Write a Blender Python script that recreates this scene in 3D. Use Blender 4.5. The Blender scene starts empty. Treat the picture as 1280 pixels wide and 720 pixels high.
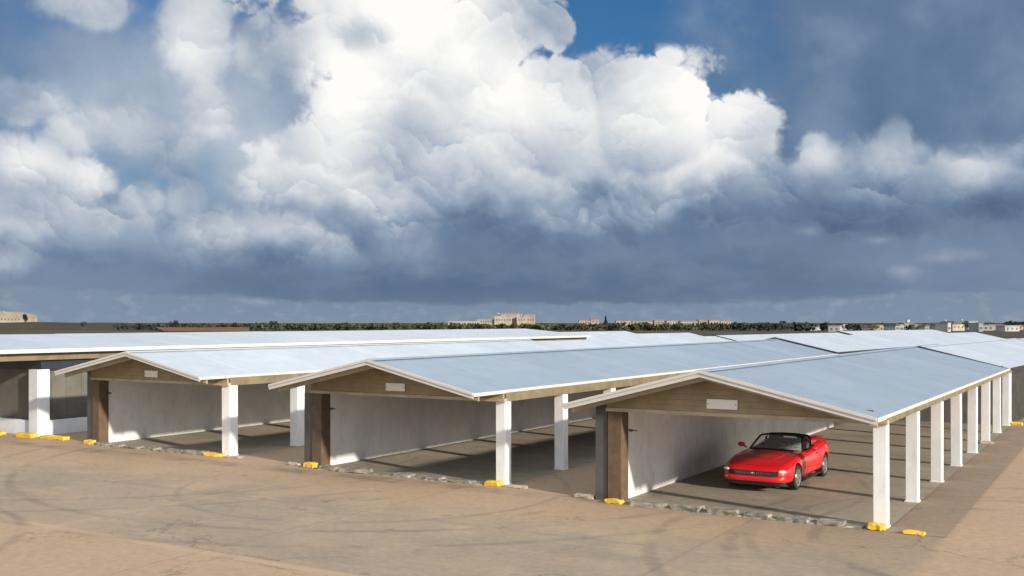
import bpy, math
from math import radians as R
SUN_EL = 18.5
SUN_E = 4.1
SKY_K = 0.66                       # balances the cloud brightness against the exposure
SUN_DIR2 = (0.68, -0.733)          # horizontal direction towards the sun
C = bpy.context.scene
class NT:
    """small helper that chains math nodes"""
    def __init__(s, tree): s.t = tree; s.n = tree.nodes; s.l = tree.links
    def node(s, typ, **kw):
        n = s.n.new(typ)
        for k, v in kw.items(): setattr(n, k, v)
        return n
    def put(s, sock, v):
        if isinstance(v, bpy.types.NodeSocket): s.l.new(v, sock)
        else: sock.default_value = v
    def m(s, op, a, b=0.0, c=0.0, clamp=False):
        n = s.node('ShaderNodeMath', operation=op, use_clamp=clamp)
        s.put(n.inputs[0], a); s.put(n.inputs[1], b); s.put(n.inputs[2], c)
        return n.outputs[0]
    def v(s, op, a, b=(0, 0, 0), c=(0, 0, 0), scale=None, out=0):
        n = s.node('ShaderNodeVectorMath', operation=op)
        s.put(n.inputs[0], a); s.put(n.inputs[1], b)
        if op == 'MULTIPLY_ADD': s.put(n.inputs[2], c)
        if scale is not None: s.put(n.inputs['Scale'], scale)
        return n.outputs[out]
    def ramp(s, x, a, b, lo=0.0, hi=1.0, smooth=True):
        n = s.node('ShaderNodeMapRange', interpolation_type='SMOOTHSTEP' if smooth else 'LINEAR')
        s.put(n.inputs['Value'], x)
        for k, q in (('From Min', a), ('From Max', b), ('To Min', lo), ('To Max', hi)): s.put(n.inputs[k], q)
        return n.outputs[0]
    def mix(s, f, a, b, mode='MIX'):
        n = s.node('ShaderNodeMix', data_type='RGBA', blend_type=mode)
        s.put(n.inputs['Factor'], f); s.put(n.inputs['A'], a); s.put(n.inputs['B'], b)
        return n.outputs['Result']
    def noise(s, vec, scale, detail=3, rough=0.5, dist=0.0, out='Fac'):
        n = s.node('ShaderNodeTexNoise'); s.put(n.inputs['Vector'], vec)
        n.inputs['Scale'].default_value = scale; n.inputs['Detail'].default_value = detail
        n.inputs['Roughness'].default_value = rough; n.inputs['Distortion'].default_value = dist
        return n.outputs[out]
    def voro(s, vec, scale, detail=0, rough=0.5, lac=2.0, feature='F1', smooth=0.3):
        n = s.node('ShaderNodeTexVoronoi', feature=feature, normalize=True)
        s.put(n.inputs['Vector'], vec); n.inputs['Scale'].default_value = scale
        n.inputs['Detail'].default_value = detail; n.inputs['Roughness'].default_value = rough
        n.inputs['Lacunarity'].default_value = lac
        if feature == 'SMOOTH_F1': n.inputs['Smoothness'].default_value = smooth
        return n.outputs['Distance']
def lin(r, g, b):
    f = lambda c: (c/255/12.92) if c/255 <= 0.04045 else ((c/255+0.055)/1.055)**2.4
    return (f(r), f(g), f(b), 1.0)
def make_world():
    w = bpy.data.worlds.new('World'); C.world = w; w.use_nodes = True
    t = w.node_tree
    for n in list(t.nodes): t.nodes.remove(n)
    N = NT(t)
    geo = N.node('ShaderNodeTexCoord').outputs['Generated']
    d = N.v('NORMALIZE', geo)
    sep = N.node('ShaderNodeSeparateXYZ'); N.put(sep.inputs[0], d)
    az = N.m('ARCTAN2', sep.outputs[0], sep.outputs[1])
    el = N.m('ARCSINE', sep.outputs[2])
    cq = N.node('ShaderNodeCombineXYZ'); N.put(cq.inputs[0], N.m('MULTIPLY', az, 12.9)); N.put(cq.inputs[1], N.m('MULTIPLY', el, 12.9))
    Q = cq.outputs[0]
    def sky_pt(px, py):                 # a bearing and height in the sky
        x, y = (px-640)/1290, (402-py)/1290
        return math.atan(x)*12.9, math.atan(y/math.sqrt(1+x*x))*12.9
    # ---- billows: round heads of four sizes; each head is lit on the side that faces the light
    def head(scale, wvec, sm=0.0):
        n = N.node('ShaderNodeTexVoronoi', feature='SMOOTH_F1' if sm else 'F1', voronoi_dimensions='2D')
        if sm: n.inputs['Smoothness'].default_value = sm
        N.put(n.inputs['Vector'], wvec); n.inputs['Scale'].default_value = scale
        dist = n.outputs['Distance']
        h = N.m('SUBTRACT', 0.75, N.m('MULTIPLY', dist, dist))
        rel = N.v('DOT_PRODUCT', N.v('SUBTRACT', wvec, n.outputs['Position']), (0.42*scale, 0.9*scale, 0), out=1)
        return h, rel
    w1 = N.v('SCALE', N.v('SUBTRACT', N.noise(Q, 1.1, 4, 0.55, out='Color'), (0.5, 0.5, 0.5)), scale=0.9)
    w2 = N.v('SCALE', N.v('SUBTRACT', N.noise(Q, 5.0, 3, 0.6, out='Color'), (0.5, 0.5, 0.5)), scale=0.20)
    Q1 = N.v('ADD', Q, w1); Q2 = N.v('ADD', Q1, w2)
    h1, r1 = head(0.95, Q1, 0.25); h2, r2 = head(2.1, N.v('ADD', Q2, (3.3, 1.7, 0)), 0.14); h3, r3 = head(4.7, Q2, 0.12); h4, r4 = head(10.0, Q2)
    def wsum(l, w):
        r = N.m('MULTIPLY', l[0], w[0])
        for x_, k_ in zip(l[1:], w[1:]): r = N.m('MULTIPLY_ADD', x_, k_, r)
        return r
    B0 = wsum([h1, h2, h3, h4], [0.42, 0.32, 0.18, 0.10])
    relief = wsum([r2, r3, r4], [0.15, 0.055, 0.018])
    relief2 = N.m('MULTIPLY', r1, 0.16)
    big = N.noise(Q, 0.62, 3, 0.5); big2 = N.noise(N.v('ADD', Q, (7, 3, 0)), 1.7, 3, 0.5)
    relief = N.m('MULTIPLY', relief, N.ramp(big2, 0.38, 0.62, 0.12, 0.85))
    soft = N.noise(d, 7.0, 5, 0.55)
    soft2 = N.noise(N.v('MULTIPLY', d, (1, 1, 2.6)), 9.0, 5, 0.55)
    def blob(px, py, rx, ry):
        cx, cy = sky_pt(px, py); ix, iy = 100/rx, 100/ry
        return N.m('SUBTRACT', 1.0, N.v('LENGTH', N.v('MULTIPLY_ADD', Q, (ix, iy, 0), (-cx*ix, -cy*iy, 0)), out=1))
    def union(lst, k=0.25):
        r = None
        for a in lst:
            b = blob(*a)
            r = b if r is None else N.m('SMOOTH_MAX', r, b, k)
        return r
    def glow(px, py, rx, ry, amp):
        b = blob(px, py, rx, ry)
        return N.m('MULTIPLY', N.ramp(b, 0.0, 1.0), amp)
    def total(lst):
        r = None
        for a in lst:
            g = glow(*a); r = g if r is None else N.m('ADD', r, g)
        return r
    nb = N.m('SUBTRACT', B0, 0.60)
    def density(lst, kb, ks, k=0.25):
        m = union(lst, k)
        m = N.m('ADD', m, N.m('MULTIPLY', nb, kb))
        return N.m('ADD', m, N.m('MULTIPLY', N.m('SUBTRACT', soft, 0.5), ks))
    def shade(base, k1, k2, ks, extra=None):
        r = N.m('ADD', base, N.m('MULTIPLY', relief, k1))
        r = N.m('ADD', r, N.m('MULTIPLY', relief2, k2))
        r = N.m('ADD', r, N.m('MULTIPLY', N.m('SUBTRACT', soft, 0.5), ks))
        r = N.m('ADD', r, N.m('MULTIPLY', N.m('SUBTRACT', big, 0.5), ks*0.7))
        if extra is not None: r = N.m('ADD', r, extra)
        n = N.node('ShaderNodeValToRGB'); N.put(n.inputs[0], r)
        cr = n.color_ramp; cr.interpolation = 'LINEAR'
        stops = [(0.0, (74, 95, 127)), (0.22, (106, 127, 156)), (0.42, (152, 168, 188)), (0.62, (201, 208, 216)), (0.80, (236, 237, 238)), (0.95, (255, 254, 251))]
        cr.elements[0].position = 0; cr.elements[0].color = lin(*stops[0][1])
        cr.elements[1].position = stops[-1][0]; cr.elements[1].color = lin(*stops[-1][1])
        for p_, c_ in stops[1:-1]:
            e = cr.elements.new(p_); e.color = lin(*c_)
        return n.outputs[0]
    # ---- clear sky
    sky = N.node('ShaderNodeTexSky', sky_type='NISHITA', sun_disc=False)
    sky.sun_elevation = R(SUN_EL); sky.sun_rotation = math.atan2(SUN_DIR2[0], SUN_DIR2[1])
    sky.altitude = 0; sky.air_density = 1.2; sky.dust_density = 0.3; sky.ozone_density = 4.0
    bg_clear = N.node('ShaderNodeBackground'); N.put(bg_clear.inputs[0], N.mix(1.0, sky.outputs[0], (0.40, 0.72, 1.0, 1), 'MULTIPLY')); bg_clear.inputs[1].default_value = 0.055
    # ---- cloud colour, layer by layer, back to front
    # grey veil over the upper right and everywhere else round the camera
    veil_n = N.m('ADD', union([(1250, 60, 360, 260), (1120, 190, 330, 170), (190, 130, 260, 150), (330, 130, 130, 190), (1500, 0, 500, 500), (-300, 0, 360, 500)], 0.5), N.m('MULTIPLY', N.m('SUBTRACT', soft, 0.5), 1.3))
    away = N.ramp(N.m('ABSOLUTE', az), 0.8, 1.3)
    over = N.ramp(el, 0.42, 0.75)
    veil_a = N.m('MAXIMUM', N.ramp(veil_n, -0.05, 0.55), N.m('MULTIPLY', N.m('MAXIMUM', away, over), N.ramp(soft, 0.30, 0.52)))
    veil_a = N.m('MULTIPLY', veil_a, 0.88)
    veil_c = shade(0.20, 0.0, 0.15, 0.6, total([(250, 150, 380, 220, 0.32)]))
    # unseen bright cloud added behind the viewer and overhead to light the fronts
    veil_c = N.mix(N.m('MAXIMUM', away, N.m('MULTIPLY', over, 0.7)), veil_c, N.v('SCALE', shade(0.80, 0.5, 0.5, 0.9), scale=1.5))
    # far bright cumulus masses
    def layer(col, alpha, c2, a2):
        na = N.m('SUBTRACT', 1.0, N.m('MULTIPLY', N.m('SUBTRACT', 1.0, alpha), N.m('SUBTRACT', 1.0, a2)))
        return N.mix(a2, col, c2), na
    low_a = N.ramp(el, sky_pt(640, 275)[1]/12.9, sky_pt(640, 195)[1]/12.9, 1.0, 0.0)
    veil_a = N.m('MAXIMUM', veil_a, low_a)
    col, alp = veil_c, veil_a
    # left, upper grey-white towers behind
    dA = density([(240, 40, 55, 75), (262, 140, 42, 40), (110, 5, 70, 30), (110, 165, 60, 36), (165, 165, 40, 36), (205, 190, 46, 46), (30, 130, 70, 30), (330, 60, 40, 50), (350, 235, 60, 35)], 0.9, 1.0)
    cA = shade(0.53, 0.85, 0.7, 0.8, total([(245, 50, 70, 90, 0.24), (265, 140, 60, 50, 0.16), (160, 170, 90, 40, 0.12)]))
    col, alp = layer(col, alp, cA, N.m('MULTIPLY', N.ramp(dA, -0.10, 0.34), 0.90))
    # main tower
    dB = density([(500, 60, 170, 150), (628, 30, 88, 70), (695, 40, 30, 40), (560, 170, 240, 160), (740, 190, 190, 120), (740, 90, 40, 34), (850, 130, 62, 80), (880, 200, 110, 90), (700, 120, 110, 70), (400, 220, 95, 90), (440, -120, 230, 160), (930, 165, 46, 50), (640, 250, 330, 70)], 1.05, 0.35, 0.15)
    gB = total([(520, 10, 170, 150, 0.45), (430, 140, 90, 150, 0.35), (850, 140, 150, 120, 0.36), (640, 120, 150, 120, 0.26), (560, 250, 130, 35, 0.10), (670, 190, 60, 60, -0.16), (455, 45, 50, 32, -0.34), (740, 245, 90, 30, -0.22), (350, 100, 60, 60, -0.12)])
    dark = N.ramp(N.m('ADD', el, N.m('MULTIPLY', N.m('SUBTRACT', big2, 0.5), 0.09)), sky_pt(640, 310)[1]/12.9, sky_pt(640, 200)[1]/12.9)
    eB = N.m('ADD', gB, N.m('MULTIPLY', N.m('SUBTRACT', dark, 1.0), 0.42))
    cB = shade(0.60, 1.0, 0.85, 0.65, eB)
    edge = N.ramp(big2, 0.4, 0.6, 0.10, 0.30)
    col, alp = layer(col, alp, cB, N.ramp(dB, -0.04, edge))
    # right-hand row of smaller heads
    dR = density([(1030, 215, 50, 40), (1015, 190, 26, 30), (1085, 215, 60, 45), (1120, 180, 26, 32), (1150, 215, 60, 45), (1240, 220, 75, 40), (1200, 235, 60, 50), (980, 245, 120, 55), (1290, 200, 50, 30), (1110, 260, 200, 40)], 1.0, 0.5, 0.2)
    cR = shade(0.42, 0.9, 0.7, 0.7, N.m('ADD', total([(1020, 195, 45, 40, 0.26), (1115, 190, 45, 45, 0.22), (1215, 215, 50, 40, 0.26)]), N.m('MULTIPLY', N.m('SUBTRACT', N.ramp(el, sky_pt(640, 300)[1]/12.9, sky_pt(640, 200)[1]/12.9), 1.0), 0.35)))
    col, alp = layer(col, alp, cR, N.m('MULTIPLY', N.ramp(dR, -0.06, 0.38), 0.9))
    # left-hand bank in front
    dL = density([(12, 205, 42, 45), (60, 205, 28, 38), (112, 225, 46, 36), (20, 265, 120, 60), (178, 250, 36, 36), (232, 250, 30, 38), (290, 292, 110, 36), (375, 300, 55, 20), (120, 300, 190, 60), (0, 335, 38, 26), (300, 310, 130, 40)], 0.9, 0.6)
    cL = shade(0.47, 1.0, 0.8, 0.7, N.m('ADD', total([(30, 200, 70, 35, 0.34), (110, 222, 60, 35, 0.26), (200, 255, 70, 35, 0.20), (300, 288, 90, 28, 0.20), (5, 335, 40, 26, 0.3)]), N.m('MULTIPLY', N.m('SUBTRACT', N.ramp(el, sky_pt(200, 355)[1]/12.9, sky_pt(200, 280)[1]/12.9), 1.0), 0.36)))
    col, alp = layer(col, alp, cL, N.ramp(dL, -0.04, 0.30))
    # dark flat rain base and the paler haze under it
    wav = N.m('ADD', N.m('MULTIPLY', N.m('SUBTRACT', soft2, 0.5), 0.10), N.m('MULTIPLY', N.m('SUBTRACT', B0, 0.6), 0.05))
    e2 = N.m('ADD', el, wav)
    e2 = N.m('ADD', e2, N.m('MULTIPLY', N.ramp(az, 0.0, -0.25), 0.022))
    base_a = N.ramp(e2, sky_pt(640, 262)[1]/12.9, sky_pt(640, 348)[1]/12.9)
    bn = N.node('ShaderNodeValToRGB'); N.put(bn.inputs[0], N.ramp(N.m('ADD', el, N.m('MULTIPLY', wav, 0.25)), 0.0, 0.12, smooth=False))
    cr = bn.color_ramp
    st = [(0.0, (120, 139, 161)), (0.13, (100, 121, 148)), (0.26, (90, 112, 141)), (0.42, (92, 115, 144)), (0.6, (102, 124, 152)), (0.8, (104, 126, 153)), (1.0, (134, 153, 175))]
    cr.elements[0].color = lin(*st[0][1]); cr.elements[1].color = lin(*st[-1][1])
    for p_, c_ in st[1:-1]:
        e = cr.elements.new(p_); e.color = lin(*c_)
    bc = N.mix(N.ramp(soft2, 0.35, 0.75, 0.0, 0.35), bn.outputs[0], lin(150, 165, 188))
    # sides of the base are paler
    side = N.m('ADD', glow(60, 345, 330, 120, 0.45), glow(1290, 330, 420, 150, 0.38))
    bc = N.mix(side, bc, lin(148, 163, 187))
    col, alp = layer(col, alp, bc, base_a)
    # ragged lower edge of the rain cloud with paler, farther sky and tiny clouds under it
    rag = N.m('MULTIPLY', N.m('SUBTRACT', N.noise(N.v('MULTIPLY', Q, (1.0, 2.2, 1.0)), 1.6, 5, 0.6), 0.5), 0.020)
    edge_e = N.m('ADD', N.m('ADD', el, rag), N.m('MULTIPLY', N.ramp(N.m('ABSOLUTE', N.m('SUBTRACT', az, 0.03)), 0.1, 0.5), -0.012))
    under = N.ramp(edge_e, sky_pt(640, 376)[1]/12.9, sky_pt(640, 383)[1]/12.9)
    tiny = N.ramp(N.m('ADD', N.noise(N.v('MULTIPLY', Q, (1.0, 2.0, 1.0)), 3.2, 5, 0.6), N.m('MULTIPLY', h3, 0.15)), 0.56, 0.80, 0, 0.6)
    uc = N.mix(tiny, lin(128, 146, 167), lin(156, 169, 183))
    col, alp = layer(col, alp, uc, N.m('MULTIPLY', under, 0.8))
    # small low puffs in front of the base
    dS = density([(1215, 318, 60, 12), (1130, 338, 18, 9), (1010, 288, 22, 8), (8, 322, 26, 14), (330, 378, 30, 8), (1100, 300, 20, 6), (1180, 322, 40, 8)], 2.2, 4.5, 0.1)
    col, alp = layer(col, alp, shade(0.6, 0.4, 0.2, 0.4), N.m('MULTIPLY', N.ramp(dS, -0.2, 1.6), 0.28))
    below = N.ramp(el, -0.004, 0.0)
    col = N.mix(below, lin(120, 125, 128), col)
    alp = N.m('MAXIMUM', alp, N.m('SUBTRACT', 1.0, below))
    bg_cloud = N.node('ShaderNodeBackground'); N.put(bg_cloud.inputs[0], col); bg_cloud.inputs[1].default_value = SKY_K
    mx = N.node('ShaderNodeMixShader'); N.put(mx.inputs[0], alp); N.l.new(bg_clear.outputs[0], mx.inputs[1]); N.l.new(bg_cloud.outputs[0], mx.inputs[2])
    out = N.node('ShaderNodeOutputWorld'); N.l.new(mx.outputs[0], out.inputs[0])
    w.cycles.sampling_method = 'MANUAL'; w.cycles.sample_map_resolution = 512
    return w
def make_camera():
    cd = bpy.data.cameras.new('camera'); cam = bpy.data.objects.new('camera', cd); C.collection.objects.link(cam)
    cam.location = (0, 0, 4.3); cam.rotation_euler = (R(90), 0, 0)
    cd.sensor_width = 36; cd.lens = 36*1290/1280; cd.shift_y = 42/1280; cd.clip_end = 9000
    C.camera = cam
    C.view_settings.view_transform = 'Standard'; C.view_settings.look = 'None'
    C.view_settings.exposure = 0.58; C.view_settings.gamma = 1
import bmesh, random
from mathutils import Vector, Matrix
RND = random.Random(7)
COL = C.collection
U = Vector((0.5158, 0.8567, 0)); V = Vector((0.8567, -0.5158, 0))
ANG = math.atan2(V.y, V.x)
P3 = Vector((7.667, 21.5, 0))
# ------------------------------------------------------------------ helpers
def set_props(o, label=None, cat=None, group=None, kind=None):
    if label: o['label'] = label
    if cat: o['category'] = cat
    if group: o['group'] = group
    if kind: o['kind'] = kind
    return o
def obj(name, bm, mat, parent=None, smooth=None, **kw):
    me = bpy.data.meshes.new(name)
    bmesh.ops.recalc_face_normals(bm, faces=bm.faces[:])
    bm.to_mesh(me); bm.free()
    if isinstance(mat, (list, tuple)):
        for m_ in mat: me.materials.append(m_)
    else: me.materials.append(mat)
    if smooth is not None:
        me.shade_smooth(); me.set_sharp_from_angle(angle=R(smooth))
    o = bpy.data.objects.new(name, me); COL.objects.link(o)
    if parent is not None: o.parent = parent
    return set_props(o, **kw)
def empty(name, loc, rz=0.0, **kw):
    o = bpy.data.objects.new(name, None); COL.objects.link(o)
    o.location = loc; o.rotation_euler = (0, 0, rz); o.empty_display_size = 0.3
    return set_props(o, **kw)
def box(bm, x0, x1, y0, y1, z0, z1, bev=0.0, mi=0):
    r = bmesh.ops.create_cube(bm, size=1.0)
    vs = r['verts']
    for v_ in vs:
        v_.co = Vector((x0+(v_.co.x+.5)*(x1-x0), y0+(v_.co.y+.5)*(y1-y0), z0+(v_.co.z+.5)*(z1-z0)))
    fs = set(f for v_ in vs for f in v_.link_faces)
    for f in fs: f.material_index = mi
    if bev > 0:
        es = list(set(e for v_ in vs for e in v_.link_edges))
        bmesh.ops.bevel(bm, geom=es, offset=bev, segments=1, affect='EDGES', profile=0.5)
def prism(bm, pts, t0, t1, ax=1, t0f=None, mi=0):
    """polygon given in (a, z) drawn out along y from t0 to t1"""
    f0 = t0f or (lambda p: t0)
    A = [bm.verts.new((p[0], f0(p), p[1])) for p in pts]; B = [bm.verts.new((p[0], t1, p[1])) for p in pts]
    n = len(pts)
    fs = [bm.faces.new(A), bm.faces.new(B[::-1])] + [bm.faces.new((A[i], B[i], B[(i+1) % n], A[(i+1) % n])) for i in range(n)]
    for f in fs: f.material_index = mi
def clipz(poly, z, above):
    out = []
    for i in range(len(poly)):
        p, q = poly[i], poly[(i+1) % len(poly)]
        ip, iq = (p[1] >= z) == above, (q[1] >= z) == above
        if ip: out.append(p)
        if ip != iq:
            k = (z-p[1])/(q[1]-p[1]); out.append((p[0]+k*(q[0]-p[0]), z))
    return out
def tube(bm, pts, r, seg=8, mi=0):
    rings = []
    for i, p in enumerate(pts):
        p = Vector(p)
        d = (Vector(pts[min(i+1, len(pts)-1)])-Vector(pts[max(i-1, 0)])).normalized()
        up = Vector((0, 0, 1)) if abs(d.z) < 0.9 else Vector((1, 0, 0))
        a = d.cross(up).normalized(); b = d.cross(a)
        rr = r[i] if isinstance(r, (list, tuple)) else r
        rings.append([bm.verts.new(p+a*math.cos(2*math.pi*k/seg)*rr+b*math.sin(2*math.pi*k/seg)*rr) for k in range(seg)])
    for i in range(len(rings)-1):
        for k in range(seg):
            bm.faces.new((rings[i][k], rings[i][(k+1) % seg], rings[i+1][(k+1) % seg], rings[i+1][k])).material_index = mi
    bm.faces.new(rings[0]); bm.faces.new(rings[-1][::-1])
def wpt(px, py, D):                                   # where a sight line meets depth D (used to read off the layout)
    return Vector(((px-640)/1290*D, D, 4.3-(py-402)/1290*D))
# ------------------------------------------------------------------ materials
def mat(name, base, rough=0.6, metal=0.0, spec=0.5, vary=0.12, vscale=1.5, bump=0.0, bscale=30, fn=None, coat=0.0, local=False):
    m_ = bpy.data.materials.new(name); m_.use_nodes = True
    t = m_.node_tree; N = NT(t); b = t.nodes['Principled BSDF']
    pos = N.node('ShaderNodeTexCoord').outputs['Object'] if local else N.node('ShaderNodeNewGeometry').outputs['Position']
    c = (*base, 1.0)
    if vary > 0:
        n1 = N.noise(pos, vscale, 5, 0.6)
        k = N.ramp(n1, 0.3, 0.7, 1-vary, 1+vary)
        c = N.mix(1.0, c, N.v('SCALE', (1, 1, 1), scale=k), 'MULTIPLY')
    if fn: c = fn(N, pos, c)
    N.put(b.inputs['Base Color'], c)
    b.inputs['Roughness'].default_value = rough; b.inputs['Metallic'].default_value = metal
    b.inputs['Specular IOR Level'].default_value = spec
    b.inputs['Coat Weight'].default_value = coat; b.inputs['Coat Roughness'].default_value = 0.04
    if bump > 0:
        bn = N.node('ShaderNodeBump'); bn.inputs['Strength'].default_value = bump; bn.inputs['Distance'].default_value = 0.01
        N.put(bn.inputs['Height'], N.noise(pos, bscale, 4, 0.6)); N.l.new(bn.outputs[0], b.inputs['Normal'])
    return m_
def stained(N, pos, c, dark=(0.35, 0.30, 0.24), amt=0.5, sc=(1.2, 1.2, 0.35), top=0.45):
    """soft grime with its own shape: blotches drawn out vertically plus splash marks near the foot"""
    s = N.noise(N.v('MULTIPLY', pos, sc), 3.0, 6, 0.65)
    a = N.m('MULTIPLY', N.ramp(s, 0.52, 0.75), amt)
    sep = N.node('ShaderNodeSeparateXYZ'); N.put(sep.inputs[0], pos)
    foot = N.m('MULTIPLY', N.ramp(N.m('ADD', sep.outputs[2], N.m('MULTIPLY', s, 0.5)), top, 0.15), 0.6)
    return N.mix(N.m('MAXIMUM', a, foot), c, (*dark, 1))
M = {}
def roof_fn(tone):
    def f(N, pos, c):
        """weathered sheets: each sheet a shade apart, dirt streaks down the fall, dull patches"""
        sep = N.node('ShaderNodeSeparateXYZ'); N.put(sep.inputs[0], pos)
        idx = N.m('FLOOR', N.m('DIVIDE', sep.outputs[1], 1.05))
        wn = N.node('ShaderNodeTexWhiteNoise', noise_dimensions='2D'); cc = N.node('ShaderNodeCombineXYZ'); N.put(cc.inputs[0], idx); N.put(cc.inputs[1], N.m('SIGN', N.m('ADD', sep.outputs[0], 3.5))); N.put(wn.inputs['Vector'], cc.outputs[0])
        c = N.mix(1.0, c, N.v('SCALE', (1, 1, 1), scale=N.ramp(wn.outputs['Value'], 0, 1, 0.94, 1.06, smooth=False)), 'MULTIPLY')
        fr = N.m('ABSOLUTE', N.m('SUBTRACT', N.m('FRACT', N.m('DIVIDE', sep.outputs[1], 1.05)), 0.5))
        c = N.mix(N.ramp(fr, 0.485, 0.497, 0, 0.30), c, (tone[0]*.6, tone[1]*.6, tone[2]*.6, 1))
        s = N.noise(N.v('MULTIPLY', pos, (0.35, 3.0, 1.0)), 1.4, 5, 0.65)
        c = N.mix(N.ramp(s, 0.52, 0.78, 0, 0.40), c, (tone[0]*.72, tone[1]*.68, tone[2]*.62, 1))
        g = N.noise(pos, 0.30, 5, 0.6)
        return N.mix(N.ramp(g, 0.48, 0.72, 0, 0.35), c, (tone[0]*.85, tone[1]*.85, tone[2]*.84, 1))
    return f
M['roof'] = mat('roof_sheet', (0.275, 0.345, 0.425), rough=0.36, spec=0.6, vary=0.05, fn=roof_fn((0.275, 0.345, 0.425)), bump=0.10, bscale=4, local=True)
M['roof_pale'] = mat('roof_sheet_pale', (0.49, 0.56, 0.635), rough=0.36, spec=0.6, vary=0.05, fn=roof_fn((0.49, 0.56, 0.635)), bump=0.10, bscale=4, local=True)  # sky reflection on the left and far roofs put into a paler tone
M['fascia'] = mat('fascia_paint', (0.82, 0.84, 0.86), rough=0.55, vary=0.05, fn=lambda N, p, c: stained(N, p, c, amt=0.12, sc=(1, 1, 3), top=-9), vscale=3)
M['siding'] = mat('siding_boards', (0.30, 0.235, 0.14), rough=0.7, vary=0.14, vscale=2.2, bump=0.3, bscale=25)
M['trim'] = mat('trim_board', (0.40, 0.345, 0.24), rough=0.65, vary=0.15, vscale=2)
M['side_timber'] = mat('side_timber', (0.17, 0.14, 0.085), rough=0.7, vary=0.2, vscale=2.2, bump=0.3, bscale=25)
M['pillar'] = mat('pillar_boards', (0.115, 0.075, 0.045), rough=0.75, vary=0.2, vscale=4, bump=0.3, bscale=20)
M['steel'] = mat('dark_steel_post', (0.075, 0.075, 0.068), rough=0.5, vary=0.2)
def block_fn(N, pos, c):
    c = stained(N, pos, c, dark=(0.42, 0.37, 0.30), amt=0.30, top=0.34)
    return c
M['wall'] = mat('wall_paint', (0.80, 0.79, 0.77), rough=0.75, vary=0.06, fn=block_fn, bump=0.25, bscale=40)
M['greywall'] = mat('grey_render', (0.33, 0.32, 0.30), rough=0.8, vary=0.12, fn=block_fn)
M['greywall_dark'] = mat('end_wall_darkened', (0.13, 0.125, 0.115), rough=0.8, vary=0.2)  # grey wall tone darkened to imitate the dark shed interior
M['gap_shade'] = mat('gap_shade_black', (0.022, 0.022, 0.022), rough=0.6, vary=0.1)  # far eaves, barges and beams blackened to stand for shaded gaps
M['darkwall'] = mat('dark_wall_and_shade', (0.09, 0.085, 0.075), rough=0.6, vary=0.2)  # also stands for the shaded insides of the far sheds
M['post'] = mat('post_paint', (0.78, 0.785, 0.785), rough=0.55, vary=0.06, fn=lambda N, p, c: stained(N, p, c, dark=(0.45, 0.38, 0.3), amt=0.3, top=0.32), bump=0.12, bscale=30)
M['lowwall'] = mat('low_wall_paint', (0.66, 0.70, 0.76), rough=0.7, vary=0.08, fn=lambda N, p, c: stained(N, p, c, dark=(0.45, 0.38, 0.3), amt=0.3, top=0.2))
M['yellow'] = mat('yellow_kerb_paint', (0.74, 0.46, 0.02), rough=0.6, vary=0.15, vscale=6, bump=0.4, bscale=20,
                  fn=lambda N, p, c: N.mix(N.ramp(N.noise(p, 9, 5, 0.7), 0.54, 0.60), c, (0.40, 0.33, 0.25, 1)))
M['kerb'] = mat('kerb_concrete', (0.24, 0.22, 0.185), rough=0.85, vary=0.45, vscale=5, bump=0.8, bscale=14)
M['kerb_pale'] = mat('pale_kerb_concrete', (0.40, 0.34, 0.27), rough=0.85, vary=0.2, vscale=5, bump=0.8, bscale=14)
M['sign'] = mat('sign_enamel', (0.80, 0.80, 0.78), rough=0.35, vary=0.03)
M['rafter'] = mat('rafter_timber', (0.12, 0.105, 0.085), rough=0.8, vary=0.2)
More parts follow.
